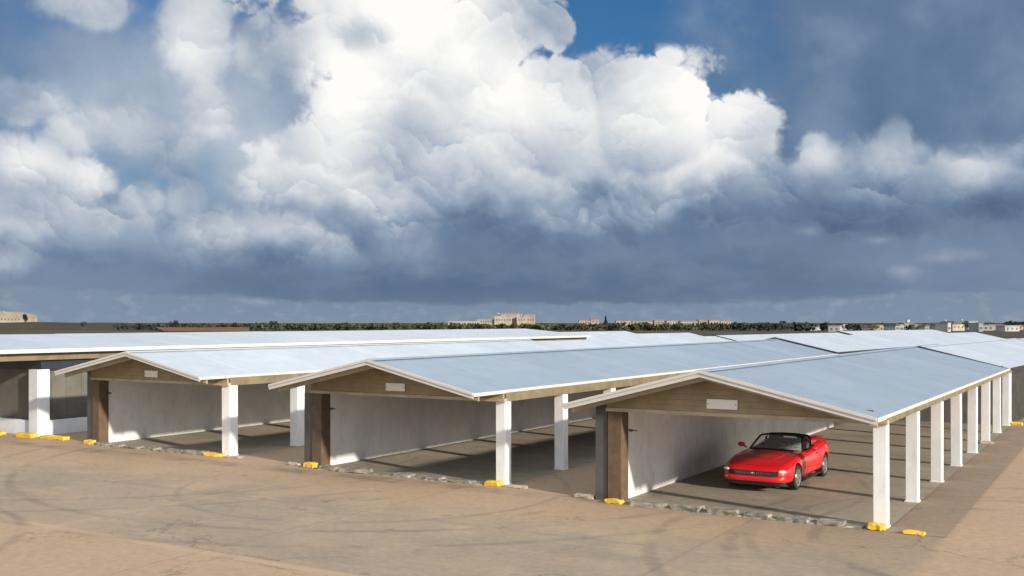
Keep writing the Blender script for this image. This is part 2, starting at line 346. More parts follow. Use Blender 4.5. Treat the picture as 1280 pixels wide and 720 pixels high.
# ground: cast concrete bays, joints, patches, tyre marks; texture space is the slab grid
def slab_xy(p):
    d = Vector((p[0], p[1], 0))-P3
    return d.dot(V), d.dot(U)
def ground_mat(name, tone, joints=True, arcs=(), lanes=False):
    m_ = bpy.data.materials.new(name); m_.use_nodes = True
    t = m_.node_tree; N = NT(t); b = t.nodes['Principled BSDF']
    geo = N.node('ShaderNodeNewGeometry').outputs['Position']
    rel = N.v('SUBTRACT', geo, tuple(P3))
    a = N.v('DOT_PRODUCT', rel, tuple(V), out=1); q = N.v('DOT_PRODUCT', rel, tuple(U), out=1)
    cq = N.node('ShaderNodeCombineXYZ'); N.put(cq.inputs[0], a); N.put(cq.inputs[1], q); S = cq.outputs[0]
    n1 = N.noise(S, 0.16, 4, 0.55); n2 = N.noise(S, 0.7, 6, 0.62); n3 = N.noise(S, 5.5, 6, 0.7); n4 = N.noise(S, 60, 3, 0.7)
    drag = N.noise(N.v('MULTIPLY', S, (0.35, 1.6, 1)), 0.9, 6, 0.65)
    tA, tB, tC = tone
    c = N.mix(N.ramp(n1, 0.40, 0.60), (*tA, 1), (*tB, 1))
    c = N.mix(N.ramp(drag, 0.40, 0.74, 0, 0.7), c, (*tC, 1))
    c = N.mix(N.ramp(n2, 0.48, 0.72, 0, 0.55), c, (tA[0]*1.32, tA[1]*1.29, tA[2]*1.20, 1))
    if lanes:      # older greyer bay in the middle, ochre dust beside it and by the shed fronts
        jit = N.m('MULTIPLY', N.m('SUBTRACT', n2, 0.5), 5.0)
        qq = N.m('ADD', q, jit); aa = N.m('ADD', a, N.m('MULTIPLY', jit, 0.4))
        och = N.m('MAXIMUM', N.m('MAXIMUM', N.ramp(qq, -4.5, -1.5), N.ramp(N.m('ADD', q, N.m('MULTIPLY', jit, 0.15)), -8.4, -9.2)), N.ramp(aa, 0.6, 1.6))
        c = N.mix(N.m('MULTIPLY', och, 0.65), c, (0.405, 0.285, 0.182, 1))
    if lanes:      # the darker grey strip runs on in front of the sheds and thins out
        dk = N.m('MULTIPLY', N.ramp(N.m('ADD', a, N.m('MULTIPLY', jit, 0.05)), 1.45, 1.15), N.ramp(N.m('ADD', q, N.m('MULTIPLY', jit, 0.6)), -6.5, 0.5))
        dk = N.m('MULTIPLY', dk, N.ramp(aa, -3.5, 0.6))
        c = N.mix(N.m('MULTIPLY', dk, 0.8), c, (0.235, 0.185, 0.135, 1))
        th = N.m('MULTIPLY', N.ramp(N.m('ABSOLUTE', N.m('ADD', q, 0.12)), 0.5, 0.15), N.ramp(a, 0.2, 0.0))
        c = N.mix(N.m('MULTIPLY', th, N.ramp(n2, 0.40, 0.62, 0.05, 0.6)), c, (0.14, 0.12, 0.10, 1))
    f = N.m('MULTIPLY', N.ramp(n3, 0.25, 0.75, 0.89, 1.11), N.ramp(n4, 0.2, 0.8, 0.84, 1.16))
    c = N.mix(1.0, c, N.v('SCALE', (1, 1, 1), scale=f), 'MULTIPLY')
    # hairline cracks
    cw = N.v('ADD', S, N.v('SCALE', N.v('SUBTRACT', N.noise(S, 1.1, 5, 0.65, out='Color'), (.5, .5, .5)), scale=1.4))
    cv = N.node('ShaderNodeTexVoronoi', feature='DISTANCE_TO_EDGE'); N.put(cv.inputs['Vector'], cw); cv.inputs['Scale'].default_value = 0.22
    ck = N.m('MULTIPLY', N.ramp(cv.outputs['Distance'], 0.007, 0.002), N.ramp(N.noise(S, 0.3, 3, 0.5), 0.46, 0.58))
    c = N.mix(N.m('MULTIPLY', ck, 0.6), c, (0.11, 0.09, 0.07, 1))
    # oil and water stains
    st = N.noise(N.v('ADD', S, (31, 7, 0)), 0.42, 6, 0.7)
    c = N.mix(N.ramp(st, 0.60, 0.76, 0, 0.22), c, (0.13, 0.115, 0.10, 1))
    spots = N.voro(N.v('ADD', S, N.v('SCALE', N.noise(S, 2.0, 2, 0.5, out='Color'), scale=0.3)), 0.8)
    c = N.mix(N.ramp(spots, 0.07, 0.03, 0, 0.35), c, (0.08, 0.075, 0.07, 1))
    wob = N.m('MULTIPLY', N.m('SUBTRACT', N.noise(S, 0.5, 4, 0.6), 0.5), 0.35)
    def line(coord, at, w, col, k, wobble=1.0):
        dd = N.m('ABSOLUTE', N.m('SUBTRACT', N.m('ADD', coord, N.m('MULTIPLY', wob, wobble)), at))
        msk = N.m('MULTIPLY', N.ramp(dd, w, w*0.45), N.m('MULTIPLY', N.ramp(N.noise(S, 1.8, 4, 0.6), 0.3, 0.5, 0.45, 1.0), k))
        return N.mix(msk, c, col)
    pale = (0.42, 0.31, 0.21, 1)
    if joints:
        c = line(q, -8.85, 0.16, pale, 0.8)
        for at, k in ((-14.9, 0.45), (-6.6, 0.0), (0.6, 0.0), (-24.0, 0.3), (9.5, 0.25)):
            if k: c = line(a, at, 0.10, pale, k)
        c = line(q, -4.1, 0.06, (0.17, 0.15, 0.12, 1), 0.3, 1.8)
        c = line(q, -13.6, 0.10, pale, 0.5); c = line(a, -2.6, 0.05, (0.16, 0.14, 0.12, 1), 0.35, 0.8)
        for at in (-10.4, 4.9): c = line(a, at, 0.05, (0.16, 0.14, 0.12, 1), 0.3, 0.8)
    for (cx, cy, r, w, k) in arcs:
        dd = N.m('ABSOLUTE', N.m('SUBTRACT', N.v('LENGTH', N.v('SUBTRACT', S, (cx, cy, 0)), out=1), r))
        brk = N.ramp(N.noise(S, 0.45, 5, 0.6), 0.36, 0.58)
        c = N.mix(N.m('MULTIPLY', N.m('MULTIPLY', N.ramp(dd, w, w*0.2), brk), k*0.62), c, (0.115, 0.10, 0.09, 1))
    N.put(b.inputs['Base Color'], c); b.inputs['Roughness'].default_value = 0.82; b.inputs['Specular IOR Level'].default_value = 0.35
    bn = N.node('ShaderNodeBump'); bn.inputs['Strength'].default_value = 0.45; bn.inputs['Distance'].default_value = 0.02
    N.put(bn.inputs['Height'], N.m('ADD', n3, N.m('MULTIPLY', n4, 0.5))); N.l.new(bn.outputs[0], b.inputs['Normal'])
    return m_
ARCS = [(-18.5, -13.8, 4.2, 0.16, 0.7), (-18.5, -13.8, 5.6, 0.18, 0.7), (-18.2, -13.6, 3.0, 0.14, 0.6), (4.5, -1.0, 7.0, 0.22, 0.75), (4.5, -1.0, 8.5, 0.22, 0.6),
        (3.2, -0.5, 4.3, 0.2, 0.7), (3.4, -0.6, 5.7, 0.2, 0.55), (-15.0, 4.0, 11.5, 0.2, 0.55), (-15.0, 4.0, 13.0, 0.2, 0.5), (-3.0, -16.0, 6.5, 0.15, 0.5), (-12.5, -1.0, 5.0, 0.15, 0.5),
        (-26.0, 4.0, 13.5, 0.18, 0.5), (-26.0, 4.0, 15.0, 0.18, 0.45)]
M['ground'] = ground_mat('yard_concrete', ((0.305, 0.245, 0.182), (0.25, 0.212, 0.165), (0.35, 0.268, 0.188)), arcs=ARCS, lanes=True)
M['pave'] = ground_mat('pavement_strip', ((0.25, 0.19, 0.135), (0.215, 0.17, 0.125), (0.28, 0.205, 0.142)), joints=False)
M['floor'] = ground_mat('shed_floor_concrete', ((0.30, 0.26, 0.205), (0.235, 0.21, 0.17), (0.33, 0.275, 0.205)), joints=False,
                        arcs=[(-9.5, 3.0, 6.9, 0.13, 0.6), (-9.5, 3.0, 8.4, 0.13, 0.5), (2.0, 1.0, 4.0, 0.12, 0.5), (-14.5, 5.0, 3.4, 0.12, 0.5), (-20, 2, 5.5, 0.12, 0.5)])
# ------------------------------------------------------------------ ground
bm = bmesh.new()
far = [-4000, -1200, -400, -150, -60, -20, 20, 60, 150, 400, 1200, 4000]
vs = [[bm.verts.new((x, y+200, 0)) for x in far] for y in far]
for i in range(len(far)-1):
    for j in range(len(far)-1): bm.faces.new((vs[i][j], vs[i][j+1], vs[i+1][j+1], vs[i+1][j]))
obj('ground', bm, M['ground'], kind='structure')
# ------------------------------------------------------------------ sheds
def shed(P, ang, W, n, bay, fo, ro, width, ridge, zb, ze, zr, label, ldet=2, postw=0.32, roofmat='roof', side='open', group='open fronted parking sheds', wall_len=None, endwall=True, name='parking_shed', dark=False):
    """local axes: x to the right along the front, y back along the shed, origin at the right front post"""
    e = empty(name, P, ang, label=label, cat='shed', group=group)
    L = n*bay; aL, aR = ro-width, ro; aM = ro-ridge; th = 0.05; y0, y1 = -fo, L+0.25
    ztop = lambda a: ze+(zr-ze)*((aR-a)/(aR-aM) if a > aM else (a-aL)/(aM-aL))
    # roof sheet
    bm = bmesh.new()
    prism(bm, [(aL, ze), (aM, zr), (aR, ze), (aR, ze-th), (aM, zr-th), (aL, ze-th)], y0, y1)
    roof = obj('roof', bm, M[roofmat], e)
    if ldet > 1:
        bm = bmesh.new(); prism(bm, [(aM-0.16, zr-0.012), (aM, zr+0.035), (aM+0.16, zr-0.012), (aM, zr+0.004)], y0-0.01, y1); obj('ridge_cap', bm, M[roofmat], roof)
    # fascias
    fh = 0.13
    bm = bmesh.new()
    for a0, a1 in ((aR+0.001, aR+0.03), (aL-0.03, aL-0.001)): box(bm, a0, a1, y0-0.028, y1, ze-0.075, ze+0.012)
    obj('eaves_fascia', bm, M['fascia' if not dark else 'gap_shade'], roof)
    bm = bmesh.new()
    for p, q in ((aL, aM), (aM, aR)):
        zp = ze if p == aL else zr; zq = zr if q == aM else ze
        prism(bm, [(p, zp-fh), (q, zq-fh), (q, zq+0.02), (p, zp+0.02)], y0-0.031, y0-0.002)
        if ldet > 1: prism(bm, [(p, zp-0.04), (q, zq-0.04), (q, zq+0.022), (p, zp+0.022)], y0-0.056, y0-0.032)
    obj('barge_board', bm, M['fascia' if not dark else 'gap_shade'], roof)
    if ldet > 1:   # second timber under the verge
        bm = bmesh.new()
        for p, q in ((aL+0.05, aM), (aM, aR-0.05)):
            zp = ztop(p)-0.06 if p != aM else zr-0.06; zq = ztop(q)-0.06 if q != aM else zr-0.06
            prism(bm, [(p, zp-0.16), (q, zq-0.16), (q, zq), (p, zp)], y0+0.30, y0+0.345)
        obj('verge_rafter', bm, M['trim'], roof)
    # gable wall of lapped boards
    un = lambda a: ztop(a)-th-0.004
    G = [(-W, zb+0.09), (0.16, zb+0.09), (0.16, max(un(0.159) if 0.16 < aR else ze, zb+0.095)), (aM, zr-th-0.004), (-W, max(un(-W), zb+0.1))] if aR > 0.16 else \
        [(-W, zb+0.09), (aR, zb+0.09), (aR, max(ze-th-0.004, zb+0.095)), (aM, zr-th-0.004), (-W, max(un(-W), zb+0.1))]
    bm = bmesh.new(); z = zb+0.09; stp = 0.13
    while z < zr-th-0.02:
        poly = clipz(clipz(G, z, True), z+stp-0.004, False)
        if len(poly) >= 3:
            prism(bm, poly, 0, 0.03, t0f=lambda p, z=z: -0.052+0.024*(p[1]-z)/stp)
        z += stp
    gw = obj('gable_wall', bm, M['siding'], e)
    bm = bmesh.new(); box(bm, -W-0.01, 0.17, -0.075, 0.06, zb, zb+0.088, 0.006); obj('lintel_beam', bm, M['trim'], e)
    # right-hand beam along the posts
    bm = bmesh.new(); box(bm, -0.14, 0.14, 0.062, L, zb+0.001, min(ze-th-0.01, un(0.1) if 0.1 < aR else ze-th-0.01), 0.004); obj('side_beam', bm, M['side_timber' if not dark else 'gap_shade'], e)
    # posts
    if side == 'open':
        me = None
        for k in range(n+1):
            if me is None:
                bm = bmesh.new(); box(bm, -postw/2, postw/2, 0.0, postw, 0, zb-0.001, 0.012)
                if ldet > 1: box(bm, -postw/2-0.02, postw/2+0.02, -0.02, postw+0.02, 0, 0.03, 0.006)
                o = obj('post', bm, M['post'], e); me = o
            else:
                o = me.copy(); COL.objects.link(o); o.parent = e
            o.location = (0, k*bay if k < n else L-postw, 0); o.rotation_euler = (R(RND.uniform(-.25, .25)), R(RND.uniform(-.3, .3)), R(RND.uniform(-1.5, 1.5)))
    else:
        bm = bmesh.new(); box(bm, -0.12, 0.10, 0.05, L, 0.0, zb)
        if ldet > 1:
            y = 0.2
            while y < L: box(bm, 0.10, 0.13, y, y+0.06, 0, zb-0.002); y += 0.3
        obj('side_wall', bm, M['darkwall'], e)
        bm = bmesh.new(); box(bm, -postw/2, postw/2, -0.12, 0.05, 0, zb-0.001, 0.012); obj('post', bm, M['post'], e)
    # left pillar, steel post, long wall
    bm = bmesh.new(); box(bm, -W, -W+0.37, 0.0, 0.40, 0, zb-0.001, 0.01)
    obj('pillar', bm, M['pillar'], e)
    bm = bmesh.new(); box(bm, -W-0.34, -W-0.03, 0.04, 0.26, 0, un(-W-0.1) if -W-0.3 > aL else zb, 0.008); obj('steel_post', bm, M['steel'], e)
    wl = wall_len or L-0.3
    bm = bmesh.new(); box(bm, -W+0.08, -W+0.30, 0.424, wl, 0, zb+0.12)
    if ldet > 1:
        y = 2.4
        while y < wl: box(bm, -W+0.299, -W+0.304, y, y+0.03, 0.02, zb+0.1); y += 2.4
    obj('long_wall', bm, M['wall' if not dark else 'darkwall'], e)  # far sheds: dark wall tone imitates their shaded inside
    if ldet > 1:
        bm = bmesh.new(); box(bm, -W+0.42, -W+0.50, 0.30, 0.36, zb-0.50, zb-0.44); tube(bm, [(-W+0.42, 0.33, zb-0.47), (-W+0.62, 0.33, zb-0.47)], 0.015, 6); obj('door_hook', bm, M['steel'], e)
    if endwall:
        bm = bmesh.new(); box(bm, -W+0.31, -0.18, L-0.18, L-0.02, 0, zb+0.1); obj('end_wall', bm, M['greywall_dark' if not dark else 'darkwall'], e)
    if ldet > 1:
        me = None
        for k in range(n*2):
            if me is None:
                bm = bmesh.new(); a0 = -W+0.31
                prism(bm, [(a0, un(a0)-0.17), (aM, zr-th-0.19), (-0.15, un(-0.15)-0.17), (-0.15, un(-0.15)-0.002), (aM, zr-th-0.006), (a0, un(a0)-0.002)], 0, 0.07)
                me = o = obj('rafter', bm, M['rafter'], e)
            else:
                o = me.copy(); COL.objects.link(o); o.parent = e
            o.location = (0, 0.9+k*bay/2, 0)
        bm = bmesh.new()
        box(bm, -W+0.32, -0.16, 0.10, 0.16, zb+0.1, zb+0.28); obj('tie_beam', bm, M['rafter'], e)
    return e
def slab(name, P, ang, a0, a1, t0, t1, z, m_):
    bm = bmesh.new()
    f = [bm.verts.new(p) for p in ((a0, t0, 0), (a1, t0, 0), (a1, t1, 0), (a0, t1, 0))]; bm.faces.new(f)
    o = obj(name, bm, m_, kind='structure'); o.location = (P[0], P[1], z); o.rotation_euler = (0, 0, ang)
    return o
P2 = Vector((-0.30, 27.15, 0)); P1 = Vector((-9.15, 33.0, 0)); P0 = Vector((-17.9, 38.8, 0))
S3 = shed(P3, ANG, 6.28, 7, 3.56, 0.80, 0.10, 7.13, 3.74, 2.16, 2.345, 3.21, 'brown gabled parking shed on the right that shelters the red car', postw=0.28, wall_len=20.6)
S2 = shed(P2, ANG, 6.56, 11, 3.22, 1.45, 0.10, 6.95, 3.40, 2.19, 2.49, 3.27, 'empty brown gabled parking shed in the middle, next left of the red car shed', postw=0.30)
S1 = shed(P1, ANG, 6.60, 8, 3.12, 1.15, 0.10, 7.10, 3.46, 2.25, 2.57, 3.30, 'empty brown gabled parking shed with pale roof, left of the middle one', postw=0.36, roofmat='roof_pale')
for P, W, L_ in ((P3, 6.28, 24.9), (P2, 6.56, 35.5), (P1, 6.6, 24.9)):
    slab('floor', P, ANG, -W+0.1, 0.16, 0.0, L_, 0.006, M['floor'])
slab('pavement', P3, ANG, 0.20, 1.32, -0.35, 26.0, 0.006, M['pave'])
# ---- signs on the gables
def wall_sign(P, a, z, w, h, label):
    bm = bmesh.new(); box(bm, -w/2, w/2, -0.02, 0.0, -h/2, h/2, 0.004)
    e = obj('wall_sign', bm, M['sign'], label=label, cat='sign', group='blank white signs on the gables')
    for sx in (-1, 1):
        bm = bmesh.new(); r = bmesh.ops.create_cone(bm, segments=10, radius1=0.012, radius2=0.012, depth=0.008, cap_ends=True)
        bmesh.ops.rotate(bm, verts=r['verts'], matrix=Matrix.Rotation(R(90), 3, 'X'))
        bmesh.ops.translate(bm, verts=r['verts'], vec=(sx*(w/2-0.04), -0.024, 0)); obj('screw', bm, M['steel'], e)
    e.location = P+V*a-U*0.056+Vector((0, 0, z)); e.rotation_euler = (0, 0, ANG)
wall_sign(P3, -3.40, 2.44, 0.72, 0.22, 'blank white sign on the gable above the red car')
wall_sign(P2, -3.42, 2.47, 0.66, 0.22, 'blank white sign on the gable of the middle shed')
wall_sign(P1, -3.45, 2.54, 0.64, 0.22, 'blank white sign on the gable of the left gabled shed')
# ---- kerb stones
def stone(name, P, a, t, lx, ly, h, m_, label, cat, group, rz=0.0):
    bm = bmesh.new(); box(bm, -lx/2, lx/2, -ly/2, ly/2, 0, h)
    es = [e_ for e_ in bm.edges if (e_.verts[0].co-e_.verts[1].co).length > 0]
    bmesh.ops.bevel(bm, geom=es, offset=min(0.018, h*0.3), segments=1, affect='EDGES')
    bmesh.ops.subdivide_edges(bm, edges=[e_ for e_ in bm.edges if e_.calc_length() > 0.12], cuts=3, use_grid_fill=True)
    rr = random.Random(int(a*1000+t*77))
    for v_ in bm.verts:
        k = 0.35 if v_.co.z < 0.005 else 1.0
        v_.co += Vector((rr.uniform(-1, 1)*0.022, rr.uniform(-1, 1)*0.022, rr.uniform(-1, 0.4)*0.03*k))
    o = obj(name, bm, M[m_], smooth=25, label=label, cat=cat, group=group)
    o.location = P+V*a+U*t+Vector((0, 0, 0.004)); o.rotation_euler = (0, 0, ANG+R(rz)); return o
ORD = ['first', 'second', 'third', 'fourth', 'fifth', 'sixth', 'seventh', 'eighth']
def kerb_row(P, items, where):
    bm = bmesh.new(); n_ = 36; rr = random.Random(int(P.x*10)); a0, a1 = items[0][0]-items[0][1]*.6, -0.3
    rows = [[bm.verts.new((a0+(a1-a0)*i/n_, y+rr.uniform(-.05, .05), z)) for i in range(n_+1)] for y, z in ((-.36, -.02), (-.28, .032), (-.04, .036), (.03, -.02))]
    for j in range(3):
        for i in range(n_): bm.faces.new((rows[j][i], rows[j][i+1], rows[j+1][i+1], rows[j+1][i]))
    o = obj('kerb', bm, M['kerb'], kind='structure'); o.location = P; o.rotation_euler = (0, 0, ANG)
    for i, (a, lx) in enumerate(items):
        stone('kerb_stone', P, a, -0.15+RND.uniform(-.03, .03), lx*1.12, RND.uniform(0.30, 0.38), RND.uniform(0.08, 0.12), 'kerb',
              '%s grey kerb stone from the left %s' % (ORD[i], where), 'kerb stone', 'rough concrete kerb stones across the shed fronts', RND.uniform(-4, 4))
kerb_row(P3, [(-5.15, .75), (-4.2, .62), (-3.35, .6), (-2.55, .5), (-1.75, .62), (-0.95, .5)], 'across the front of the red car shed')
kerb_row(P2, [(-5.75, .5), (-4.75, .85), (-3.05, .5), (-2.15, .7), (-1.15, .75)], 'across the front of the middle shed')
kerb_row(P1, [(-5.8, .6), (-5.0, .4), (-4.2, .6), (-3.3, .5), (-2.3, .65), (-1.2, .8)], 'across the front of the left gabled shed')
yg = 'yellow painted kerb blocks at the post feet'
def yel(P, a, t, lx, ly, h, label, rz=0): stone('yellow_block', P, a, t, lx, ly, h, 'yellow', label, 'kerb block', yg, rz)
yel(P3, -0.02, -0.18, .34, .24, .12, 'yellow block at the foot of the white corner post beside the red car')
yel(P3, 0.72, -0.30, .42, .22, .06, 'low yellow flake of kerb lying just right of the white corner post')
yel(P3, -6.02, -0.16, .42, .24, .09, 'yellow block at the foot of the brown pillar of the red car shed')
yel(P2, -0.10, -0.18, .42, .28, .12, 'yellow block at the foot of the middle shed white front post')
yel(P2, -6.50, -0.14, .36, .24, .15, 'yellow block at the foot of the middle shed brown pillar')
yel(P1, -0.35, -0.18, .70, .26, .10, 'yellow block at the foot of the left gabled shed front post')
yel(P1, -6.55, -0.14, .40, .24, .14, 'yellow block at the foot of the left gabled shed brown pillar')
stone('pale_stone', P3, -6.95, 0.15, .55, .22, .09, 'kerb_pale', 'pale kerb stone in the gap left of the red car shed pillar', 'kerb stone', 'pale loose kerb stones')
stone('pale_stone', P2, 0.55, -0.15, .62, .22, .05, 'kerb_pale', 'pale flat kerb stone right of the middle shed front post', 'kerb stone', 'pale loose kerb stones')
stone('pale_stone', P2, -7.35, 0.1, .55, .22, .06, 'kerb_pale', 'pale kerb stone left of the middle shed brown pillar', 'kerb stone', 'pale loose kerb stones')
stone('pale_stone', P1, 0.5, -0.15, .6, .22, .05, 'kerb_pale', 'pale flat kerb stone right of the left gabled shed post', 'kerb stone', 'pale loose kerb stones')
stone('pale_stone', P3, 0.05, 17.5, .5, .5, .06, 'kerb_pale', 'pale flat stone between the far posts of the red car shed', 'kerb stone', 'pale loose kerb stones', 20)
# ---- tall low-walled shed at the far left
L0 = 45.0
e0 = empty('tall_shed', P0, ANG, label='tall long shed with white low walls and pale roof at the far left', cat='shed')
aR, aM, aL = 0.65, -5.0, -11.0; ze, zr = 3.27, 3.76
bm = bmesh.new(); prism(bm, [(aL, ze), (aM, zr), (aR, ze), (aR, ze-.06), (aM, zr-.06), (aL, ze-.06)], -5.0, L0)
rf = obj('roof', bm, M['roof_pale'], e0)
bm = bmesh.new(); box(bm, aR, aR+.03, -5.02, L0, ze-.13, ze+.015)
for p, q, zp, zq in ((aL, aM, ze, zr), (aM, aR, zr, ze)): prism(bm, [(p, zp-.15), (q, zq-.15), (q, zq+.02), (p, zp+.02)], -5.03, -5.001)
obj('fascia', bm, M['fascia'], rf)
bm = bmesh.new(); box(bm, 0.30, 0.36, -5.0, L0-.1, 2.86, ze-.07); box(bm, -10.0, 0.299, -5.0, -4.94, 2.86, ze-.07); obj('eaves_beam', bm, M['side_timber'], e0)
bm = bmesh.new(); box(bm, -10.5, 0.18, 0.10, 0.16, 2.47, 3.2); box(bm, 0.12, 0.18, 0.161, L0-.2, 2.47, 3.2); obj('soffit_shade', bm, mat('soffit_shade_navy', (0.02, 0.025, 0.04), rough=0.5), e0)  # flat navy boxes stand in for the shadow under the soffit
me = None
for k in range(14):
    if me is None:
        bm = bmesh.new(); box(bm, -.27, .27, -.12, .40, 0, 2.5, .015); me = o = obj('post', bm, M['lowwall'], e0)
    else:
        o = me.copy(); COL.objects.link(o); o.parent = e0
    o.location = (0, k*3.4, 0) if k < 13 else (-4.6, 0, 0)
bm = bmesh.new(); box(bm, -10.5, -.272, 0.0, .2, 0, .56, .01); obj('low_wall', bm, M['lowwall'], e0)
bm = bmesh.new(); box(bm, -.05, .2, .402, L0-.3, 0, .56, .01); obj('low_wall', bm, M['lowwall'], e0)
bm = bmesh.new(); box(bm, -10.5, -.272, .22, .27, .5, 2.48); box(bm, -.02, .06, .402, L0-.3, .561, 2.48)
for k in range(66): box(bm, .06, .075, .6+k*.66, .63+k*.66, .57, 2.46)
obj('shutter_panel', bm, mat('grey_shutter', (0.115, 0.11, 0.095), rough=0.6, vary=0.15), e0)
bm = bmesh.new(); box(bm, -10.5, -.272, .19, .215, .561, .64); box(bm, .08, .14, .402, L0-.3, .561, .64); obj('shutter_rail', bm, M['darkwall'], e0)
yel(P0, -2.1, -0.45, 1.5, .28, .13, 'long yellow kerb block left of the tall shed corner post')
yel(P0, 0.05, -0.42, .95, .30, .15, 'yellow kerb block at the foot of the tall shed corner post')
yel(P0, 1.55, -0.30, 1.35, .28, .13, 'long yellow kerb block between the tall shed and the gabled shed beside it')
# ---- sheds farther back
def chain(P, ang, L, steps, W, zset, names, mats, first_side, zoffs=(0, 0, 0)):
    pos = Vector(P)+Vector((math.cos(ang+R(90)), math.sin(ang+R(90)), 0))*(L+0.3)
    for k in range(steps):
        ang -= R(3.4)
        zb, ze_, zr_ = zset; zoff = zoffs[k]
        s = shed(pos, ang, W, 7, 3.56, 0.25, 0.10, W+0.75, (W+0.75)/2, zb+zoff, ze_+zoff, zr_+zoff, names[k], ldet=2 if (k == 0 and first_side == 'closed') else 1, roofmat=mats, side=first_side if k == 0 else 'open', group='long sheds farther back', dark=True, endwall=True)
        if k == 0 and first_side == 'closed':
            yel(pos, 0.35, -0.1, .5, .25, .12, 'small yellow block by the dark wall at the far right')
        pos = pos+Vector((math.cos(ang+R(90)), math.sin(ang+R(90)), 0))*(25.2)
chain(P3, ANG, 24.92, 2, 6.28, (2.16, 2.345, 3.21), ['dark walled shed that carries on behind the red car shed at the right edge', 'farthest shed of the row that starts with the red car shed'], 'roof_pale', 'closed')
chain(P2, ANG, 35.6, 2, 6.4, (2.16, 2.42, 3.22), ['pale roofed shed directly behind the middle shed', 'pale roofed shed two behind the middle shed', 'pale roofed shed three behind the middle shed'], 'roof_pale', 'open', (0.16, 0.05))
chain(P1, ANG, 24.92, 3, 6.4, (2.16, 2.42, 3.22), ['pale roofed shed directly behind the left gabled shed', 'pale roofed shed two behind the left gabled shed', 'pale roofed shed three behind the left gabled shed'], 'roof_pale', 'open', (0, 0.05, 0.18))
chain(P0, ANG, 46.0, 1, 6.4, (2.16, 2.42, 3.22), ['pale roofed shed directly behind the tall shed', 'pale roofed shed two behind the tall shed'], 'roof_pale', 'open', (0, 0))
for k in range(1, 5):
    a = -10.6*k-1
    for j, t in enumerate((34, 60)):
        if 38.8-.516*a+.857*(t+25) > 126: continue
        shed(P0+V*a+U*t, ANG, 6.4, 7, 3.56, 0.4, 0.1, 7.1, 3.55, 2.16, 2.42, 3.22, 'pale roofed shed in the %s row beyond the tall shed, %s block' % (ORD[k-1], ('near', 'far')[j]), ldet=1, roofmat='roof_pale', group='long sheds farther back', dark=True)
# ------------------------------------------------------------------ red roadster
def red_fn(N, pos, c): return c
M['red'] = mat('red_car_paint', (0.74, 0.008, 0.014), rough=0.28, spec=0.5, vary=0.03, coat=1.0)
M['black'] = mat('black_trim', (0.012, 0.012, 0.013), rough=0.35, vary=0)
M['cabin'] = mat('cabin_vinyl', (0.03, 0.028, 0.027), rough=0.6, vary=0.1)
M['tyre'] = mat('tyre_rubber', (0.018, 0.018, 0.018), rough=0.85, vary=0.1)
M['alloy'] = mat('alloy_wheel', (0.62, 0.62, 0.63), rough=0.3, metal=0.85, vary=0.03)
M['chrome'] = mat('chrome', (0.75, 0.75, 0.78), rough=0.15, metal=1.0, vary=0)
M['lamp'] = mat('lamp_lens', (0.75, 0.70, 0.62), rough=0.08, vary=0, coat=1.0)
M['amber'] = mat('amber_lens', (0.75, 0.28, 0.04), rough=0.12, vary=0, coat=1.0)
gl = bpy.data.materials.new('windscreen_glass'); gl.use_nodes = True
_t = gl.node_tree; _b = _t.nodes['Principled BSDF']; _b.inputs['Base Color'].default_value = (0.85, 0.9, 0.88, 1); _b.inputs['Roughness'].default_value = 0.02
_b.inputs['Transmission Weight'].default_value = 0.0; _b.inputs['Alpha'].default_value = 0.22
M['glass'] = gl
def apply_mods(o):
    dg = bpy.context.evaluated_depsgraph_get(); me = bpy.data.meshes.new_from_object(o.evaluated_get(dg))
    old = o.data; o.modifiers.clear(); o.data = me; me.name = o.name; bpy.data.meshes.remove(old)
def temp(bm, name='tmp'):
    me = bpy.data.meshes.new(name); bmesh.ops.recalc_face_normals(bm, faces=bm.faces[:]); bm.to_mesh(me); bm.free()
    o = bpy.data.objects.new(name, me); COL.objects.link(o); return o
CL = P3+V*(-3.70)+U*3.05                                  # nose of the car, on the floor
car = empty('red_convertible', CL+Vector((0, 0, 0.006)), ANG, label='red open two seat convertible car parked in the right shed', cat='car')
car.scale = (1.07, 1.07, 1.03)
WB, RW = 2.50, 0.305; YF, YR = 0.86, 3.36; TW = 0.74
ST = [  # y, halfwidth, bottom, shoulder z, centre z, centre flatness
    (0.00, .50, .33, .50, .53), (0.05, .66, .26, .55, .575), (0.16, .765, .21, .60, .625), (0.38, .825, .18, .665, .69), (0.62, .845, .17, .72, .735),
    (0.86, .855, .17, .765, .77), (1.15, .85, .17, .785, .81), (1.45, .842, .17, .80, .845), (1.75, .838, .17, .815, .865), (2.10, .838, .17, .825, .86),
    (2.50, .842, .17, .84, .86), (2.85, .852, .17, .865, .90), (3.10, .862, .17, .90, .935), (3.36, .868, .18, .925, .955), (3.65, .855, .20, .935, .965),
    (3.88, .82, .25, .925, .955), (4.00, .76, .31, .89, .92), (4.05, .66, .38, .84, .86)]
bm = bmesh.new(); rings = []
for (y, w, zb_, zs, zc) in ST:
    half = [(0, zb_), (w*.6, zb_), (w*.93, zb_+.03), (w*.985, zb_+(zs-zb_)*.30), (w*1.0, zb_+(zs-zb_)*.55), (w*.975, zb_+(zs-zb_)*.80), (w*.91, zs-.015), (w*.80, zs+.01+(zc-zs)*.25), (w*.45, zs+(zc-zs)*.85), (0, zc)]
    ring = [bm.verts.new((x, y, z)) for x, z in half]+[bm.verts.new((-x, y, z)) for x, z in half[-2:0:-1]]
    rings.append(ring)
for i in range(len(rings)-1):
    n_ = len(rings[i])
    for k in range(n_): bm.faces.new((rings[i][k], rings[i][(k+1) % n_], rings[i+1][(k+1) % n_], rings[i+1][k]))
